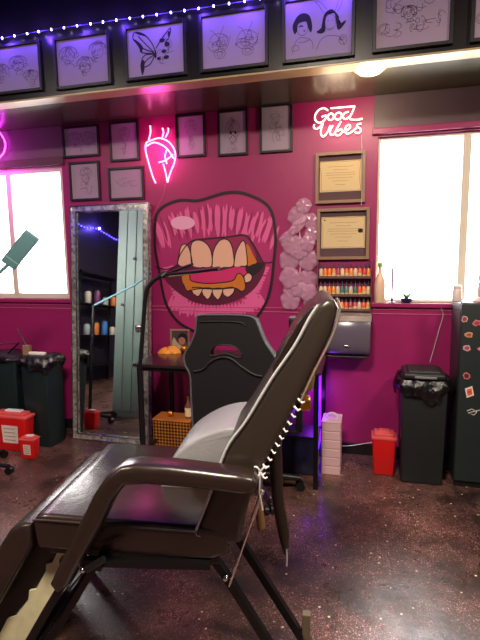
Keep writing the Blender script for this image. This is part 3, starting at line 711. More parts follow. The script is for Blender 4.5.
rowcol = [[4, 0, 0, 7, 8, 9, 1, 7, 4, 1, 5, 7], [9, 4, 0, 2, 4, 3, 6, 4, 3, 1, 7, 9], [10, 5, 1, 5, 1, 0, 1, 8, 5, 4, 1, 2]]
hs = [.098, .1, .088]
for r_, z in enumerate(rz_):
    for k in range(nb):
        x = (rx0+rx1)/2-hwid+.017+k*(2*hwid-.034)/(nb-1); ci = rowcol[r_][k]; h = hs[r_]
        t = thing('ink_bottle', '%s ink bottle, %s from the left on the %s tier of the rack' % (col_words[ci], ords[k], tier[r_]), 'bottle', (x, D-.034, z+.0003), 0, 'ink bottles on the wall rack')
        if ib0 is None:
            bm = BM(); lathe(bm, [(.0115, 0), (.0142, .003), (.0142, .055), (.008, .064), (.008, .068)], seg=12); mb_ = obj('body', bm, M_rack, None, 40); me_b = mb_.data; bpy.data.objects.remove(mb_)
            bm = BM(); lathe(bm, [(.0095, .066), (.0095, .076), (.004, .083), (.0022, .097)], seg=10); mb_ = obj('cap', bm, M_cap, None, 40); me_c = mb_.data; bpy.data.objects.remove(mb_); ib0 = True
            bm = BM(); lathe(bm, [(.0144, .010), (.0146, .012), (.0146, .03), (.0144, .032)], seg=12); mb_ = obj('label', bm, M_cert, None, 40); me_l = mb_.data; bpy.data.objects.remove(mb_)
        for nme, me in (('body', me_b), ('cap', me_c), ('label', me_l)):
            o = bpy.data.objects.new(nme, me); COL.objects.link(o); o.parent = t; o.scale = (1, 1, h/.1)
            if nme == 'label' and (k*5+r_) % 3: o.scale = (1, 1, h/.1*.5); o.location = (0, 0, .002)
            if nme == 'body':
                o.material_slots[0].link = 'OBJECT'; o.material_slots[0].material = mat('ink_%s' % ci, inks[ci], .3)
# ------------------------------------------------------------ towel dispenser
x0, x1, z0, z1 = pxr(325, 370.5, 315, 356.5, D-.18)
x1 -= .0
t = thing('paper_towel_dispenser', 'smoky grey wall paper towel dispenser under the ink rack', 'dispenser', ((x0+x1)/2, D, z0))
h = z1-z0; w2 = (x1-x0)/2
M_smoke = mat('smoky_plastic', (98, 90, 108), .22, spec=.7)
prof = [(-.002, 0), (-.15, 0), (-.19, .03), (-.21, .08), (-.21, h*.62), (-.195, h*.85), (-.17, h*.96), (-.14, h*.99), (-.002, h*.99)]
bm = BM(); prism(bm, prof, 'x', -w2, w2, .008, 2); obj('cover', bm, M_smoke, t, 35)
bm = BM(); prism(bm, [(-.2, h*.86), (-.176, h*.975), (-.14, h*1.01), (-.002, h*1.01), (-.002, h*.99), (-.14, h*.985), (-.165, h*.95), (-.192, h*.85)], 'x', -w2-.004, w2+.004, .002); obj('top_cover', bm, mat('satin_silver', (168, 158, 158), .3, metal=.5), t, 35)
bm = BM(); box(bm, (-w2*.9, -.17, -.012), (w2*.9, -.02, .0), .003); obj('outlet_lip', bm, M_black, t)
bm = BM(); box(bm, (-.02, -.213, h*.25), (.02, -.2095, h*.29), .001); obj('lock', bm, M_chrome, t)
# ------------------------------------------------------------ translucent petal cluster
M_petal = mat('translucent_iridescent_film', (224, 170, 204), .2, alpha=.4, spec=.7)
pets = [(140, 125, 48, 40, .5), (168, 78, 34, 32, 0), (92, 225, 46, 20, .6), (140, 178, 50, 22, .8), (206, 160, 32, 40, 0), (206, 218, 30, 34, 0), (120, 270, 54, 40, 0), (188, 262, 32, 36, 0), (96, 345, 44, 48, 0), (190, 345, 42, 46, 0), (146, 300, 40, 36, 0),
        (100, 430, 44, 46, 0), (184, 440, 46, 42, 0), (102, 540, 44, 44, 0), (150, 490, 40, 34, 0), (196, 505, 38, 40, 0), (196, 560, 28, 34, .3), (112, 490, 40, 36, 0)]
cc = ony(270+140/4.92, 190+320/4.92, D)
t = thing('petal_wall_art', 'cluster of translucent pinkish ruffled petals mounted beside the lips mural', 'wall art', (cc.x, D, cc.z))
for i, (cx, cy, ra, rb, rot) in enumerate(pets):
    q = ony(270+cx/4.92, 190+cy/4.92, D); sc = .0075/4.92*1.0; rr = random.Random(i); n = 26; rings = []
    bm = BM(); y = -.012-.009*(i % 4)
    for j in range(5):
        u = j/4; ring = []
        for k in range(n):
            a = 2*PI*k/n; ru = u*(1+.045*math.sin(5*a+i)*u+.03*math.sin(9*a+2*i)*u)*1.08
            x = ra*sc*ru*math.cos(a); z = rb*sc*ru*math.sin(a); X = x*math.cos(rot)-z*math.sin(rot); Z = x*math.sin(rot)+z*math.cos(rot)
            ring.append(bm.verts.new((q.x-cc.x+X, y-.005*u*u*math.cos(6*a+i)-.008*(1-u), q.z-cc.z+Z)) if j else None)
        rings.append(ring)
    cv = bm.verts.new((q.x-cc.x, y-.004, q.z-cc.z))
    for k in range(n): bm.faces.new((cv, rings[1][k], rings[1][(k+1) % n]))
    for A, B in zip(rings[1:], rings[2:]):
        for k in range(n): bm.faces.new((A[k], A[(k+1) % n], B[(k+1) % n], B[k]))
    o = obj('petal', bm, M_petal, t, 80); md = o.modifiers.new('s', 'SOLIDIFY'); md.thickness = .0015
bm = BM(); tube(bm, [(.0, -.004, -.3), (.02, -.004, 0), (.0, -.004, .28)], .004, 6); obj('backing_wire', bm, M_white, t)
# ------------------------------------------------------------ desk
dx0, dx1, dy0, dy1, dz = -1.5, -.262, 2.83, 3.40, .75
t = thing('desk', 'black topped work desk with square black metal legs under the lips mural', 'desk', ((dx0+dx1)/2, (dy0+dy1)/2, 0))
ox, oy = t.location.x, t.location.y
M_top = mat('dark_glossy_woodgrain', (46, 30, 34), .18, noise=.35, nscale=12)
bm = BM(); box(bm, (dx0-ox, dy0-oy, dz-.02), (dx1-ox, dy1-oy, dz), .003); obj('desktop', bm, M_top, t)
for sx in (dx0+.02, dx1-.045):
    for sy in (dy0+.015, dy1-.04):
        bm = BM(); box(bm, (sx-ox, sy-oy, 0), (sx+.03-ox, sy+.03-oy, dz-.0205), .002); obj('leg', bm, M_blkmet, t)
bm = BM()
for sy in (dy0+.02, dy1-.035): box(bm, (dx0+.03-ox, sy-oy, dz-.05), (dx1-.03-ox, sy+.02-oy, dz-.0205), .002)
for sx in (dx0+.025, dx1-.04): box(bm, (sx-ox, dy0+.03-oy, .12), (sx+.02-ox, dy1-.03-oy, .145), .002); box(bm, (sx-ox, dy0+.03-oy, dz-.05), (sx+.02-ox, dy1-.03-oy, dz-.0205), .002)
obj('frame_rails', bm, M_blkmet, t)
bm = BM(); box(bm, (-1.18-ox, dy1-.045-oy, .2), (-1.13-ox, dy1-.02-oy, dz-.0205), .002); obj('rear_support', bm, M_blkmet, t)
# photo frame on the desk
q = onz(178, 352, dz)
t = thing('photo_frame', 'small tan framed photo standing on the black desk by the mirror', 'picture', (q.x, q.y+.05, dz), math.radians(6))
bm = BM(); fh, fwd = .165, .15
for a, b in (((-fwd/2, 0), (-fwd/2+.014, fh)), ((fwd/2-.014, 0), (fwd/2, fh)), ((-fwd/2+.014, 0), (fwd/2-.014, .014)), ((-fwd/2+.014, fh-.014), (fwd/2-.014, fh))):
    box(bm, (a[0], -.012, a[1]), (b[0], .0, b[1]), .002)
obj('frame', bm, M_tan, t)
bm = BM(); box(bm, (-fwd/2+.012, -.006, .012), (fwd/2-.012, -.002, fh-.012)); pic = obj('photograph', bm, mat('dark_photo_print', (84, 66, 70), .4), t)
bm = BM(); fillpoly(bm, [(v.x, v.y) for v in sm2([(-.01, .07), (.0, .05), (.025, .05), (.04, .07), (.035, .1), (.01, .11), (-.008, .095)], 3, True)], -.0065); obj('printed_face', bm, mat('photo_skin', (188, 130, 110), .5), pic)
bm = BM(); fillpoly(bm, [(v.x, v.y) for v in sm2([(-.015, .09), (-.005, .125), (.03, .135), (.055, .11), (.05, .07), (.036, .095), (.012, .105)], 3, True)], -.0068); obj('printed_hair', bm, mat('photo_hair', (30, 26, 44), .5), pic)
bm = BM(); fillpoly(bm, [(v.x, v.y) for v in sm2([(-.058, .02), (-.05, .1), (-.03, .08), (-.01, .045), (.03, .03), (.055, .02)], 3, True)], -.0064); obj('printed_shirt', bm, mat('photo_cream', (206, 180, 150), .5), pic)
bm = BM(); prism(bm, [(0, .11), (.06, 0), (.055, 0), (0, .1)], 'x', -.015, .015); obj('easel_back', bm, M_black, t)
q = onz(170, 351.5, dz)
t = thing('cloth', 'crumpled orange gold cloth lying on the desk before the photo frame', 'cloth', (q.x, q.y-.045, dz))
bm = BM(); bmesh.ops.create_uvsphere(bm, u_segments=28, v_segments=14, radius=1)
rr = random.Random(4)
for v in bm.verts:
    a = math.atan2(v.co.y, v.co.x); k = 1+.16*math.sin(3*a+1)+.1*math.sin(8*a+v.co.z*3); v.co = Vector((v.co.x*.085*k, v.co.y*.045*k, max(0, v.co.z)*(.035+.014*math.sin(5*a)+.02*v.co.x)))
obj('cloth_folds', bm, M_orange, t, 70)
q = onz(187, 350, dz)
t = thing('gold_ball', 'small gold ornament ball on the desk right of the photo frame', 'ornament', (q.x+.0, q.y-.06, dz))
bm = BM(); lathe(bm, [(.012, 0), (.022, .008), (.027, .024), (.022, .04), (.008, .048)], seg=16); obj('ball', bm, M_gold, t, 60)
# dark pump bottle on the desk
q = ony(294, 350, 3.12)
t = thing('pump_bottle', 'tall black bottle on desk behind the tattoo chair backrest', 'bottle', (q.x, 3.12, dz))
bm = BM(); box(bm, (-.032, -.03, 0), (.032, .03, .29), .01, 3); obj('body', bm, M_black, t, 35)
bm = BM(); box(bm, (-.03, -.031, .288), (.03, .026, .302), .005); obj('cap', bm, mat('grey_lid_lip', (120, 122, 126), .35), t)
bm = BM(); tube(bm, catmull([(.034, 0, .24), (.05, 0, .26), (.055, 0, .29), (.07, 0, .33)], 4), .005, 6); obj('hook', bm, M_black, t, 50)
# gold box under the desk + bottle
q = onz(153, 441, 0); gx, gy = q.x, 3.06
x0_, x1_, zlow, zt_ = pxr(153, 190, 420, 441, gy)
t = thing('lattice_box', 'gold lattice box on the floor under the desk', 'box', ((x0_+x1_)/2, gy+.08, 0))
M_lat = mat('gold_lattice', (186, 112, 44), .35, metal=.5)
nn = M_lat.node_tree; tcn = nn.nodes.new('ShaderNodeTexCoord'); mpn = nn.nodes.new('ShaderNodeMapping'); mpn.inputs['Rotation'].default_value = (0, PI/4, 0); nn.links.new(tcn.outputs['Object'], mpn.inputs[0])
ck = nn.nodes.new('ShaderNodeTexChecker'); ck.inputs['Scale'].default_value = 60; ck.inputs[1].default_value = rgb((214, 140, 60)); ck.inputs[2].default_value = rgb((70, 30, 20)); nn.links.new(mpn.outputs[0], ck.inputs[0]); nn.links.new(ck.outputs[0], nn.nodes['Principled BSDF'].inputs['Base Color'])
wv = (x1_-x0_)/2; bm = BM(); box(bm, (-wv, -.08, 0), (wv, .08, zt_-.012), .003); obj('body', bm, M_lat, t)
bm = BM(); box(bm, (-wv-.004, -.084, zt_-.012), (wv+.004, .084, zt_), .003); obj('lid', bm, mat('orange_gold_lid', (216, 132, 60), .3, metal=.3), t)
t2 = thing('trinket', 'small gold trinket with feet on top of the lattice box', 'ornament', (t.location.x-.03, gy+.06, zt_))
bm = BM(); bmesh.ops.create_uvsphere(bm, u_segments=14, v_segments=8, radius=.02); bmesh.ops.scale(bm, vec=(1.3, .9, .8), verts=bm.verts); bmesh.ops.translate(bm, vec=(0, 0, .03), verts=bm.verts); obj('body', bm, M_gold, t2, 60)
bm = BM()
for sx in (-.015, .015):
    for sy in (-.008, .008): tube(bm, [(sx, sy, 0), (sx*.8, sy, .025)], .003, 6)
obj('feet', bm, M_gold, t2)
q = ony(190, 412, 3.12)
t3 = thing('glass_bottle', 'slender cream labelled bottle on the lattice box by the gaming chair', 'bottle', (t.location.x+wv-.03, 3.12, zt_))
bm = BM(); lathe(bm, [(.024, 0), (.026, .005), (.026, .09), (.011, .115), (.01, .15)], seg=16); obj('body', bm, mat('amber_brown_glass', (120, 80, 50), .25), t3, 50)
bm = BM(); lathe(bm, [(.0265, .02), (.0268, .022), (.0268, .08), (.0265, .082)], seg=16); obj('label', bm, M_cert, t3, 50)
bm = BM(); lathe(bm, [(.012, .148), (.012, .165), (.004, .167)], seg=12); obj('cap', bm, M_gold, t3, 50)
# ------------------------------------------------------------ purple light bar under the desk, right
t = thing('light_bar', 'violet glowing light bar standing against the wall behind the desk leg', 'lamp', (-.325, D-.05, 0))
bm = BM(); box(bm, (-.03, -.02, 0), (.03, .03, .02), .004); obj('base', bm, M_black, t)
bm = BM(); box(bm, (-.012, -.012, .02), (.012, .012, .62), .004); obj('light_tube', bm, mat('violet_led', (120, 40, 230), .4, emit=(92, 16, 235), es=3.5), t)
light('violet_glow', 'POINT', (-.33, D-.13, .45), 2.2, (.35, .04, 1), .08)
# ------------------------------------------------------------ stack of white boxes
q = onz(320, 474, 0); sx0, sx1 = -.292, -.155
t = thing('storage_box', 'tall milky white box with ridged sides standing on floor beside the desk leg', 'box', (-.215, 3.16, 0), math.radians(0))
hb = ony(330, 422, 3.09).z
M_tub = mat('milky_plastic', (214, 176, 182), .4)
bm = BM()
for k in range(6):
    zz = hb/6*k; box(bm, (-.062, -.085, zz), (.062, .085, zz+hb/6-.003), .004)
box(bm, (-.058, -.081, 0), (.058, .081, hb-.01)); obj('body', bm, M_tub, t)
bm = BM(); box(bm, (-.064, -.088, hb-.004), (.064, .088, hb+.008), .004); obj('lid', bm, M_tub, t)
bm = BM(); tube(bm, catmull([(-.03, 0, hb+.006), (-.03, 0, hb+.03), (0, 0, hb+.042), (.03, 0, hb+.03), (.03, 0, hb+.006)], 4), .005, 6); obj('handle', bm, M_white, t, 60)
# cables
def cable(label, P, r, m):
    c = Vector(P[0]); t = tag(obj('cable', (lambda b: (tube(b, [p-c for p in catmull(P, 6)], r, 6), b)[1])(BM()), m, None, 60), label, 'cable'); t.location = c
cable('white power cable running along the baseboard left of the red container', [ony(308, 446, D-.03), ony(320, 444, D-.03), ony(345, 446, D-.035), ony(368, 443, D-.03), ony(380, 441, D-.03)], .003, M_white)
cable('thin pale cord hanging from sill down toward the lidded bin', [Vector((.475, D-.034, 1.085)), ony(443, 315, D-.01), ony(439, 330, D-.01), ony(434, 348, D-.012), ony(430, 362, D-.012)], .002, M_white)
cable('thin black cable drooping on wall below the towel dispenser', [ony(327, 357, D-.006), ony(326, 375, D-.006), ony(322, 392, D-.006), ony(314, 410, D-.006)], .002, M_black)
# ------------------------------------------------------------ gaming chair
GX, GY = -.675, 2.50
t = thing('gaming_chair', 'black gaming chair seen from behind, pushed up to the desk', 'chair', (GX, GY+.25, 0), math.radians(0))
def gp(x, y, yy=2.47): v = ony(180+x/4.367, 302.5+y/4.367, yy); return (v.x-t.location.x, v.z)
op = [(72, 72), (84, 56), (180, 54), (270, 56), (320, 66), (340, 100), (368, 170), (420, 250), (440, 300), (428, 400), (415, 520), (405, 640), (330, 690), (120, 690), (62, 640), (55, 520), (48, 400), (44, 320), (22, 270), (20, 225), (46, 180), (66, 130)]
hole = [(130, 230), (146, 194), (186, 184), (232, 190), (256, 208), (272, 238), (240, 236), (212, 226), (180, 225), (158, 232)]
yb = 2.47-t.location.y
bm = BM()
O2 = [gp(*p) for p in sm2(op, 3, True)]; H2 = [gp(*p) for p in sm2(hole, 3, True)]
def ringfill(bm, O2, H2, ya, ybk):
    vo = [bm.verts.new((p[0], ya, p[1])) for p in O2]; vh = [bm.verts.new((p[0], ya, p[1])) for p in H2]
    e = [bm.edges.new((vo[i], vo[(i+1) % len(vo)])) for i in range(len(vo))]+[bm.edges.new((vh[i], vh[(i+1) % len(vh)])) for i in range(len(vh))]
    r = bmesh.ops.triangle_fill(bm, edges=e, use_beauty=True)
    fs = [g for g in r['geom'] if isinstance(g, bmesh.types.BMFace)]
    ex = bmesh.ops.extrude_face_region(bm, geom=fs); vs = [g for g in ex['geom'] if isinstance(g, bmesh.types.BMVert)]
    bmesh.ops.translate(bm, verts=vs, vec=(0, ybk-ya, 0))
ringfill(bm, O2, H2, yb, yb+.07); o = obj('backrest', bm, M_game, t)
md = o.modifiers.new('b', 'BEVEL'); md.width = .014; md.segments = 3; md.angle_limit = math.radians(50)
for p in o.data.polygons: p.use_smooth = True
o.data.set_sharp_from_angle(angle=math.radians(40))
def gtube(P, r, m, name, dy=-.004, closed=False):
    bm = BM(); tube(bm, [Vector((a, yb+dy, b)) for a, b in [gp(*p) for p in sm2(P, 4, closed)]], r, 8, closed=closed); return obj(name, bm, m, t, 60)
gtube(op, .0055, mat('grey_edge_piping', (84, 84, 92), .4), 'edge_piping', 0, True)
gtube([(60, 300), (100, 292), (130, 262), (160, 244), (190, 238), (225, 246), (270, 280), (320, 312), (360, 322)], .007, M_game, 'chevron_seam')
gtube([(84, 84), (180, 82), (262, 86), (285, 100)], .004, M_game, 'top_seam')
gtube([(130, 230), (146, 194), (186, 184), (232, 190), (256, 208), (272, 238), (240, 236), (212, 226), (180, 225), (158, 232)], .004, M_game, 'opening_trim', -.002, True)
bm = BM(); box(bm, (-.25, -.2, .42), (.25, .28, .52), .035, 4); obj('seat', bm, M_game, t, 40)
for s in (-1, 1):
    bm = BM(); box(bm, (s*.3-.02, -.06, .42), (s*.3+.02, -.02, .66), .006); box(bm, (s*.3-.045, -.15, .655), (s*.3+.045, .12, .685), .012, 3); box(bm, (min(s*.18, s*.3), -.06, .41), (max(s*.18, s*.3), -.02, .43), .004); obj('armrest', bm, M_black, t, 40)
bm = BM(); lathe(bm, [(.03, .1), (.03, .3), (.045, .3), (.045, .42)], seg=16); obj('gas_lift', bm, M_blkmet, t, 40)
for k in range(5):
    a = 2*PI*k/5+.25; d = Vector((math.cos(a), math.sin(a), 0))
    bm = BM(); tube(bm, [d*.03+Vector((0, 0, .115)), d*.3+Vector((0, 0, .075))], [.028, .018], 8); lg = obj('base_arm', bm, M_black, t, 50)
    bm = BM(); s = Vector((-d.y, d.x, 0)); c = d*.3+Vector((0, 0, .028))
    for q in (-.017, .017): tube(bm, [c+s*(q-.009), c+s*(q+.009)], .0275, 14)
    tube(bm, [c+Vector((0, 0, -.0)), c+Vector((0, 0, .05))], .008, 8); obj('caster', bm, M_black, lg, 50)
# blue bin behind/under desk
t = thing('waste_basket', 'dark blue basket under desk behind the tattoo chair', 'basket', (-.42, 3.12, 0))
bm = BM(); taperbox(bm, .24, .22, 0, .27, .85, 1, .012); obj('body', bm, mat('navy_plastic', (22, 22, 58), .4), t, 35)
bm = BM()
box(bm, (-.126, -.116, .262), (.126, .116, .275), .004); obj('rim', bm, mat('navy_plastic', (22, 22, 58), .4), t)
# ------------------------------------------------------------ gooseneck floor lamp
pb = onz(146, 452, 0); PYL = 2.62
def g3(px_, py_, y=PYL): return ony(px_, py_, y)
b0 = g3(143.5, 440)
t = thing('floor_lamp', 'black gooseneck lamp with two slim angled heads standing before the mirror', 'lamp', (b0.x, PYL, 0))
O_ = t.location
bm = BM(); lathe(bm, [(.12, 0), (.12, .012), (.03, .02), (.014, .03)], seg=24); obj('base', bm, M_black, t, 50)
bm = BM(); tube(bm, [(0, 0, .02), (0, 0, .8), Vector((g3(145, 300)-O_))], .013, 10); obj('pole', bm, M_black, t, 50)
bm = BM(); tube(bm, [p-O_ for p in catmull([g3(145, 302), g3(147, 290), g3(152, 282), g3(160, 276), g3(165, 273.5)], 5)], .014, 10); obj('gooseneck', bm, M_black, t, 50)
M_lh = mat('lamp_head_grey', (150, 140, 128), .35, metal=.2)
for tip, yo, tw in (((192, 264.5), .05, .045), ((219, 268.5), -.10, .04)):
    a = g3(164, 275)-O_; b = g3(*tip, PYL+yo)-O_; d = (b-a)
    bm = BM(); s = Vector((0, 1, .25)).normalized()*tw/2; n_ = d.cross(s).normalized()*.007
    k1 = a+d*.05; k2 = a+d*.55; k3 = b
    pts = []
    for p, wv_ in ((k1, .3), (k2, .9), (k3, 1.0)):
        for q in (-1, 1):
            for e in (-1, 1): pts.append(p+s*q*wv_+n_*e)
    hull(bm, pts); hd = obj('lamp_head', bm, M_black, t)
    bm = BM(); hull(bm, [p for q_ in (k1+d*.05, k3-d*.3) for p in (q_+s*.6-n_*1.5, q_-s*.8-n_*1.5, q_+s*.6-n_*1.0, q_-s*.8-n_*1.0)]); obj('light_strip', bm, M_lh, hd)
bm = BM(); tube(bm, [a+Vector((-.012, -.01, -.01)), a+Vector((.012, .01, .012))], .016, 10); obj('joint', bm, M_black, t, 50)
bm = BM(); lathe(bm, [(.016, 0), (.02, .004), (.02, .04), (.016, .044)], seg=12); o = obj('clamp', bm, M_chrome, t, 50); o.location = (0, 0, 1.0)
# ------------------------------------------------------------ teal flat lamp, left
LY = 2.45
a = ony(31.5, 236, LY); b = ony(9.5, 263, LY); base = Vector((-2.6, LY+.09, 0))
t = thing('task_lamp', 'flat pale teal lamp head in front of the left window', 'lamp', base)
M_teal = mat('teal_lamp_shell', (120, 172, 180), .4)  # teal brightened, the haze before it is in the colour
d = (a-b); L = d.length; zz_ = d.normalized(); vw = (b-Vector((0, 0, CAMH))).normalized(); xx_ = zz_.cross(vw).normalized(); yy_ = zz_.cross(xx_)
R3 = Matrix((xx_, yy_, zz_)).transposed(); mt_ = Matrix.Translation(b-base) @ R3.to_4x4()
wd = .047
bm = BM()
box(bm, (-wd, -.012, -.02), (wd, .012, L+.015), .011, 4, mtx=mt_); obj('lamp_head', bm, M_teal, t, 50)
bm = BM(); box(bm, (-wd-.002, -.014, .028), (wd+.002, .014, .034), .001, 1, mtx=mt_); obj('seam_band', bm, mat('pale_teal', (170, 205, 208), .4), t)
bm = BM(); pA = b-base+d.normalized()*-.01; pB = ony(-6, 278, LY)-base
tube(bm, [pA, pB, Vector((0, 0, 1.12))], .011, 8); obj('arm', bm, M_teal, t, 50)
bm = BM(); tube(bm, [(0, 0, .05), (0, 0, 1.13)], .016, 10); obj('pole', bm, M_black, t, 50)
for k in range(5):
    an = 2*PI*k/5+PI/2-.12; dd = Vector((math.cos(an), math.sin(an), 0)); bm = BM(); tube(bm, [dd*.01+Vector((0, 0, .07)), dd*.27+Vector((0, 0, .055))], .014, 8); lg = obj('base_arm', bm, M_black, t, 50)
    bm = BM(); s = Vector((-dd.y, dd.x, 0)); c = dd*.27+Vector((0, 0, .0265)); tube(bm, [c-s*.018, c+s*.018], .026, 14); obj('caster', bm, M_black, lg, 50)
# jointed rest lying across left bins
t = thing('jointed_arm', 'thin dark jointed rod resting on top of the left bins', 'stand', (-2.8, 3.22, .6905))
O_ = t.location
bm = BM(); tube(bm, [ony(-10, 344.5, 3.2)-O_, ony(19, 343, 3.2)-O_], .006, 8); tube(bm, [ony(17, 328, 3.2)-O_, ony(22, 338, 3.2)-O_, ony(27, 347, 3.2)-O_], [.004, .007, .012], 8); obj('rod', bm, mat('dull_rod', (84, 60, 72), .4), t, 50)
bm = BM(); box(bm, tuple(ony(24, 352, 3.2)-O_-Vector((.0, .02, .03))), tuple(ony(29, 345, 3.2)-O_+Vector((.01, .02, 0))), .006); obj('clamp', bm, M_tan, t)
bm = BM(); e = ony(19, 343, 3.2)-O_; tube(bm, [(-.02, 0, .002), e], .007, 8); obj('upright', bm, M_black, t, 50)
# ------------------------------------------------------------ stool caster, right
q = onz(479, 578, 0)
t = thing('rolling_stool', 'rolling stool mostly outside the right picture edge, one brown caster showing', 'stool', (q.x+.315, q.y+.08, 0))
M_br = mat('brown_caster', (74, 50, 44), .4)
bm = BM(); lathe(bm, [(.17, .50), (.185, .515), (.185, .56), (.16, .58), (.02, .585)], seg=28); obj('seat', bm, M_leather_d, t, 50)
bm = BM(); lathe(bm, [(.022, .09), (.022, .5)], seg=14); obj('column', bm, M_chrome, t, 50)
for k in range(5):
    an = 2*PI*k/5+PI+.15; dd = Vector((math.cos(an), math.sin(an), 0)); bm = BM(); tube(bm, [dd*.01+Vector((0, 0, .1)), dd*.28+Vector((0, 0, .075))], [.024, .018], 8); lg = obj('base_arm', bm, M_br, t, 50)
    bm = BM(); s = Vector((-dd.y, dd.x, 0)); c = dd*.28+Vector((0, 0, .0275)); tube(bm, [c-s*.024, c+s*.024], .027, 14); tube(bm, [c, c+Vector((0, 0, .05))], .008, 8); obj('caster', bm, M_br, lg, 50)
# ------------------------------------------------------------ tattoo chair
CA = math.radians(7.7)
t = thing('tattoo_chair', 'large brown and black reclining tattoo chair in the foreground', 'chair', (-1.068, 1.275, 0), CA)
W = .64
def pad(name, prof, y0, y1, bev, m=M_leather, parent=t, seg=4):
    bm = BM(); prism(bm, prof, 'y', y0, y1, bev, seg); return obj(name, bm, m, parent, 50)
# seat
seat = pad('seat', [(.0, .49), (.01, .475), (.60, .475), (.66, .50), (.66, .565), (.6, .59), (.05, .6), (.01, .597), (-.008, .575)], 0, W, .018)
bm = BM(); tube(bm, catmull([(-.006, .006, .577), (.05, -.001, .584), (.3, -.001, .579), (.56, -.001, .574)], 6), .004, 8); obj('seat_piping', bm, M_leather_d, seat, 60)
bm = BM(); box(bm, (.03, .03, .445), (.62, W-.03, .476), .004); obj('seat_board', bm, M_black, t)
# leg rest
pad('leg_rest', [(-.015, .562), (-.055, .558), (-.10, .53), (-.155, .45), (-.24, .32), (-.39, .11), (-.37, .09), (-.32, .08), (-.17, .23), (-.08, .38), (-.02, .475)], .0, W, .022, M_leather)
# ratchet plate
bm = BM(); prism(bm, [(.105, .485), (.07, .485), (.01, .375), (-.012, .37), (-.016, .34), (-.06, .265), (-.085, .26), (-.09, .225), (-.15, .15), (-.18, .14), (-.24, .03), (-.13, .03), (.0, .22)], 'y', .075, .085)
obj('ratchet_plate', bm, mat('worn_cream_metal', (232, 226, 184), .5, noise=.2, nscale=30), t)
bm = BM(); prism(bm, [(.10, .48), (-.02, .47), (-.12, .33), (-.2, .2), (-.32, .06), (-.25, .03), (-.1, .22), (.0, .36)], 'y', .088, .10); obj('leg_rest_bracket', bm, M_black, t)
# backrest
front = [(.556, .575), (.60, .69), (.658, .853), (.725, .952), (.80, 1.08), (.87, 1.185), (.912, 1.265), (.938, 1.305)]
back = [(.962, 1.322), (.985, 1.318), (.997, 1.295), (.978, 1.22), (.926, 1.11), (.88, 1.01), (.812, .875), (.762, .775), (.71, .63), (.697, .538), (.66, .525), (.56, .54)]
br = pad('backrest', [(p[0], p[1]) for p in front+back], 0.005, .40, .02, M_leather_d)
bm = BM(); tube(bm, [(p[0]-.001, .004, p[1]) for p in [(v.x, v.y) for v in sm2([(.57, .56)]+front, 5)]], .0042, 8); obj('piping', bm, M_pipe, br, 60)
bm = BM(); tube(bm, [(v.x+.004, .006, v.y) for v in sm2([(.985, 1.325), (.996, 1.295), (.978, 1.22), (.926, 1.11), (.882, 1.01)], 5)], .0032, 8); obj('back_piping', bm, mat('dull_piping', (130, 120, 106), .35), br, 60)
# upper wing of the backrest (headrest bulge on the front face)
pad('headrest_bulge', [(.80, 1.08), (.80, 1.10), (.835, 1.17), (.88, 1.25), (.918, 1.295), (.94, 1.30), (.9, 1.24), (.84, 1.13)], .06, .33, .006, M_leather, br)
# lacing
for k in range(11):
    u = k/10; x = .760+(.882-.760)*u+.004; z = .775+(1.01-.775)*u
    bm = BM()
    if k < 2 or k > 8:
        tube(bm, [(x-.012, .02, z+.012), (x+.006, .0, z), (x+.012, .026, z-.005)], .0034, 6)
    else: tube(bm, [(x-.002, .012, z+.008), (x+.006, .006, z), (x+.010, .02, z-.003)], .0026, 6)
    obj('lace', bm, M_white, br, 60)
bm = BM()
for d_ in ((.03, .03), (-.025, .028), (.03, -.03), (-.02, -.03)): tube(bm, catmull([(.765, -.004, .79), (.765+d_[0]*.4, -.012, .79+d_[1]*.6), (.765+d_[0]*.7, -.008, .79+d_[1]*.55)], 4), .003, 6)
tube(bm, [(.765, -.006, .79), (.76, -.004, .72), (.77, .0, .66)], .003, 6); obj('lace_bow', bm, M_white, br, 60)
# rear cushion hump with golden light painted into its colour, and golden clasp
pad('rear_cushion', [(.90, 1.06), (.925, 1.10), (.935, 1.06), (.93, 1.01), (.905, .985), (.885, 1.0)], .16, .36, .012, mat('gold_lit_vinyl', (150, 116, 84), .35), br)
bm = BM(); box(bm, (.885, .1, .95), (.92, .16, .99), .008); obj('clasp', bm, M_gold, br, 40)
# cushion with arch
outer_ = [(.36, .585), (.385, .66), (.43, .725), (.49, .775), (.56, .812), (.63, .832), (.69, .832), (.70, .81)]
inner_ = [(.66, .78), (.64, .70), (.60, .672), (.55, .655), (.51, .625), (.49, .585)]
pad('bolster_cushion', [(v.x, v.y) for v in sm2(outer_, 3)]+[(v.x, v.y) for v in sm2(inner_, 2)], .25, .57, .014, mat('quilted_grey_vinyl', (150, 150, 154), .35, bump=.5, bscale=16, dist=.01))
# near armrest: horizontal pad with curved padded front support
def arm(y0, y1, nm='armrest'):
    pr = [(.40, .835), (.35, .825), (.30, .79), (.26, .735), (.2, .62), (.14, .51), (.095, .42), (.12, .385), (.16, .42), (.21, .515), (.27, .62), (.32, .715), (.36, .765), (.43, .772), (.6, .765), (.72, .752), (.752, .762), (.762, .785), (.75, .808), (.7, .818), (.5, .834)]
    return pad(nm, pr, y0, y1, .022, M_leather)
arm(-.10, -.01)
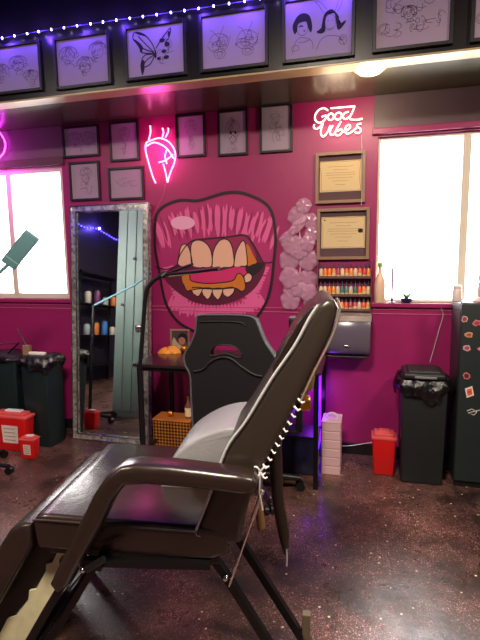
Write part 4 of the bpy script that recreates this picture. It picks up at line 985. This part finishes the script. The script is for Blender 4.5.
# metal frame tubes
def bar(name, P, w=.026, h=.03, m=M_blkmet, parent=t):
    bm = BM(); tube(bm, P, .01, flat=(w, h)); return obj(name, bm, m, parent)
bar('front_leg', [(.165, -.055, .47), (.06, -.055, .30), (-.11, -.055, .016)])
bar('front_leg', [(.235, -.02, .475), (.13, -.02, .30), (-.045, -.02, .016)], .022, .026)
l1 = bar('rear_leg', [(.55, .08, .50), (.633, .08, .38), (.848, .08, .018)])
l2 = bar('rear_leg', [(.62, .2, .50), (.663, .2, .439), (.912, .2, .03)])
bar('front_leg', [(.165, W-.06, .47), (-.11, W-.06, .016)])
bar('cross_rail', [(.235, -.05, .46), (.235, W-.04, .46)], .03, .024)
bar('cross_rail', [(.58, .04, .455), (.58, W-.04, .455)], .03, .024)
bar('floor_rail', [(-.105, -.06, .014), (-.105, W-.05, .014)], .03, .028)
bar('side_rail', [(.1, -.02, .455), (.6, -.0, .465)], .024, .026)
bm = BM(); box(bm, (.895, .185, 0), (.925, .215, .16), .003); obj('stub_foot', bm, mat('worn_grey_metal', (96, 84, 66), .5), t)
bm = BM(); box(bm, (.83, .066, 0), (.87, .094, .03), .003); obj('rubber_foot', bm, M_black, t)
bm = BM(); bmesh.ops.create_uvsphere(bm, u_segments=12, v_segments=8, radius=.011); bmesh.ops.translate(bm, vec=(.637, .062, .375), verts=bm.verts); obj('bolt', bm, M_chrome, l1, 60)
bm = BM(); tube(bm, [(.765, .03, .70), (.655, .03, .37)], .0035, 8); tube(bm, [(.768, .03, .71), (.735, .03, .61)], .007, 8); obj('gas_strut', bm, M_chrome, t, 60)
bm = BM(); tube(bm, [(.73, .3, .53), (.735, .3, .46), (.74, .3, .42)], [.011, .017, .016], 10); obj('wooden_handle', bm, mat('worn_brass_wood', (140, 104, 66), .4), t, 60)
bm = BM(); tube(bm, [(.75, .28, .77), (.735, .3, .53)], .006, 8); obj('strap', bm, mat('grey_strap', (110, 104, 104), .5), t, 60)
bm = BM(); tube(bm, [(.20, -.075, .455), (.155, -.075, .40)], .004, 8); tube(bm, [(.215, -.075, .47), (.275, -.075, .51)], .011, 10); obj('release_lever', bm, M_black, t, 60)
for x, z in ((.148, .44), (.2, .465)):
    bm = BM(); bmesh.ops.create_uvsphere(bm, u_segments=12, v_segments=8, radius=.009); bmesh.ops.translate(bm, vec=(x, -.072, z), verts=bm.verts); obj('bolt', bm, M_chrome, t, 60)
# loose hanging padded flap behind the backrest
fl = [(271, 440, .40), (270, 470, .40), (273, 500, .40), (280, 530, .40), (285, 552, .40)]
ci, si = math.cos(CA), math.sin(CA)
def chl(px_, py_, Y):
    d_ = ray(px_, py_); nx, ny = -si, ci; o_ = Vector((-1.068, 1.275)); k = (o_.x*nx+o_.y*ny+Y)/(d_.x*nx+d_.y*ny)
    X = d_.x*k-o_.x; Yy = d_.y*k-o_.y; return Vector((X*ci+Yy*si, -X*si+Yy*ci, CAMH+d_.z*k))
bm = BM(); P = catmull([chl(275, 432, .36), chl(276, 470, .40), chl(278, 500, .40), chl(283, 530, .40), chl(286, 554, .40)], 5)
n = len(P); tube(bm, P, [.026*(1-.15*i/n) if i < n-5 else .022*(n-i)/6+.004 for i in range(n)], 12)
obj('hanging_flap', bm, M_leather_d, t, 60)
bm = BM(); tube(bm, [chl(286, 544, .39), chl(287, 556, .39), chl(286.5, 566, .39)], .0035, 6); obj('flap_lace', bm, M_white, t, 60)
# ------------------------------------------------------------ lighting
w = bpy.data.worlds.new('sky'); S.world = w; w.use_nodes = True
bg = w.node_tree.nodes['Background']; bg.inputs['Color'].default_value = (1, .97, .94, 1); bg.inputs['Strength'].default_value = 7.0
# daylight panels placed outside the windows (sky seen through them)
for x0, x1, z0, z1, e in ((WL[0], WL[1], WZL[0], WZL[1], 40), (WR[0], WR[1], WZ[0], WZ[1], 45)):
    light('daylight', 'AREA', ((x0+x1)/2, D+.35, (z0+z1)/2+.1), e, (1, .97, .95), x1-x0, z1-z0+.2, rot=(-PI/2, 0, 0))
# shop ceiling lamps behind the camera
for x, y, e in ((-.4, .3, 105), (-3.0, .4, 46), (1.7, 1.0, 60)):
    light('ceiling_light', 'AREA', (x, y, ZT-.05), e, (1, .84, .68), .5, .5)
S.view_settings.view_transform = 'Standard'; S.view_settings.look = 'None'; S.view_settings.gamma = 1
S.view_settings.use_curve_mapping = False; S.view_settings.exposure = .35
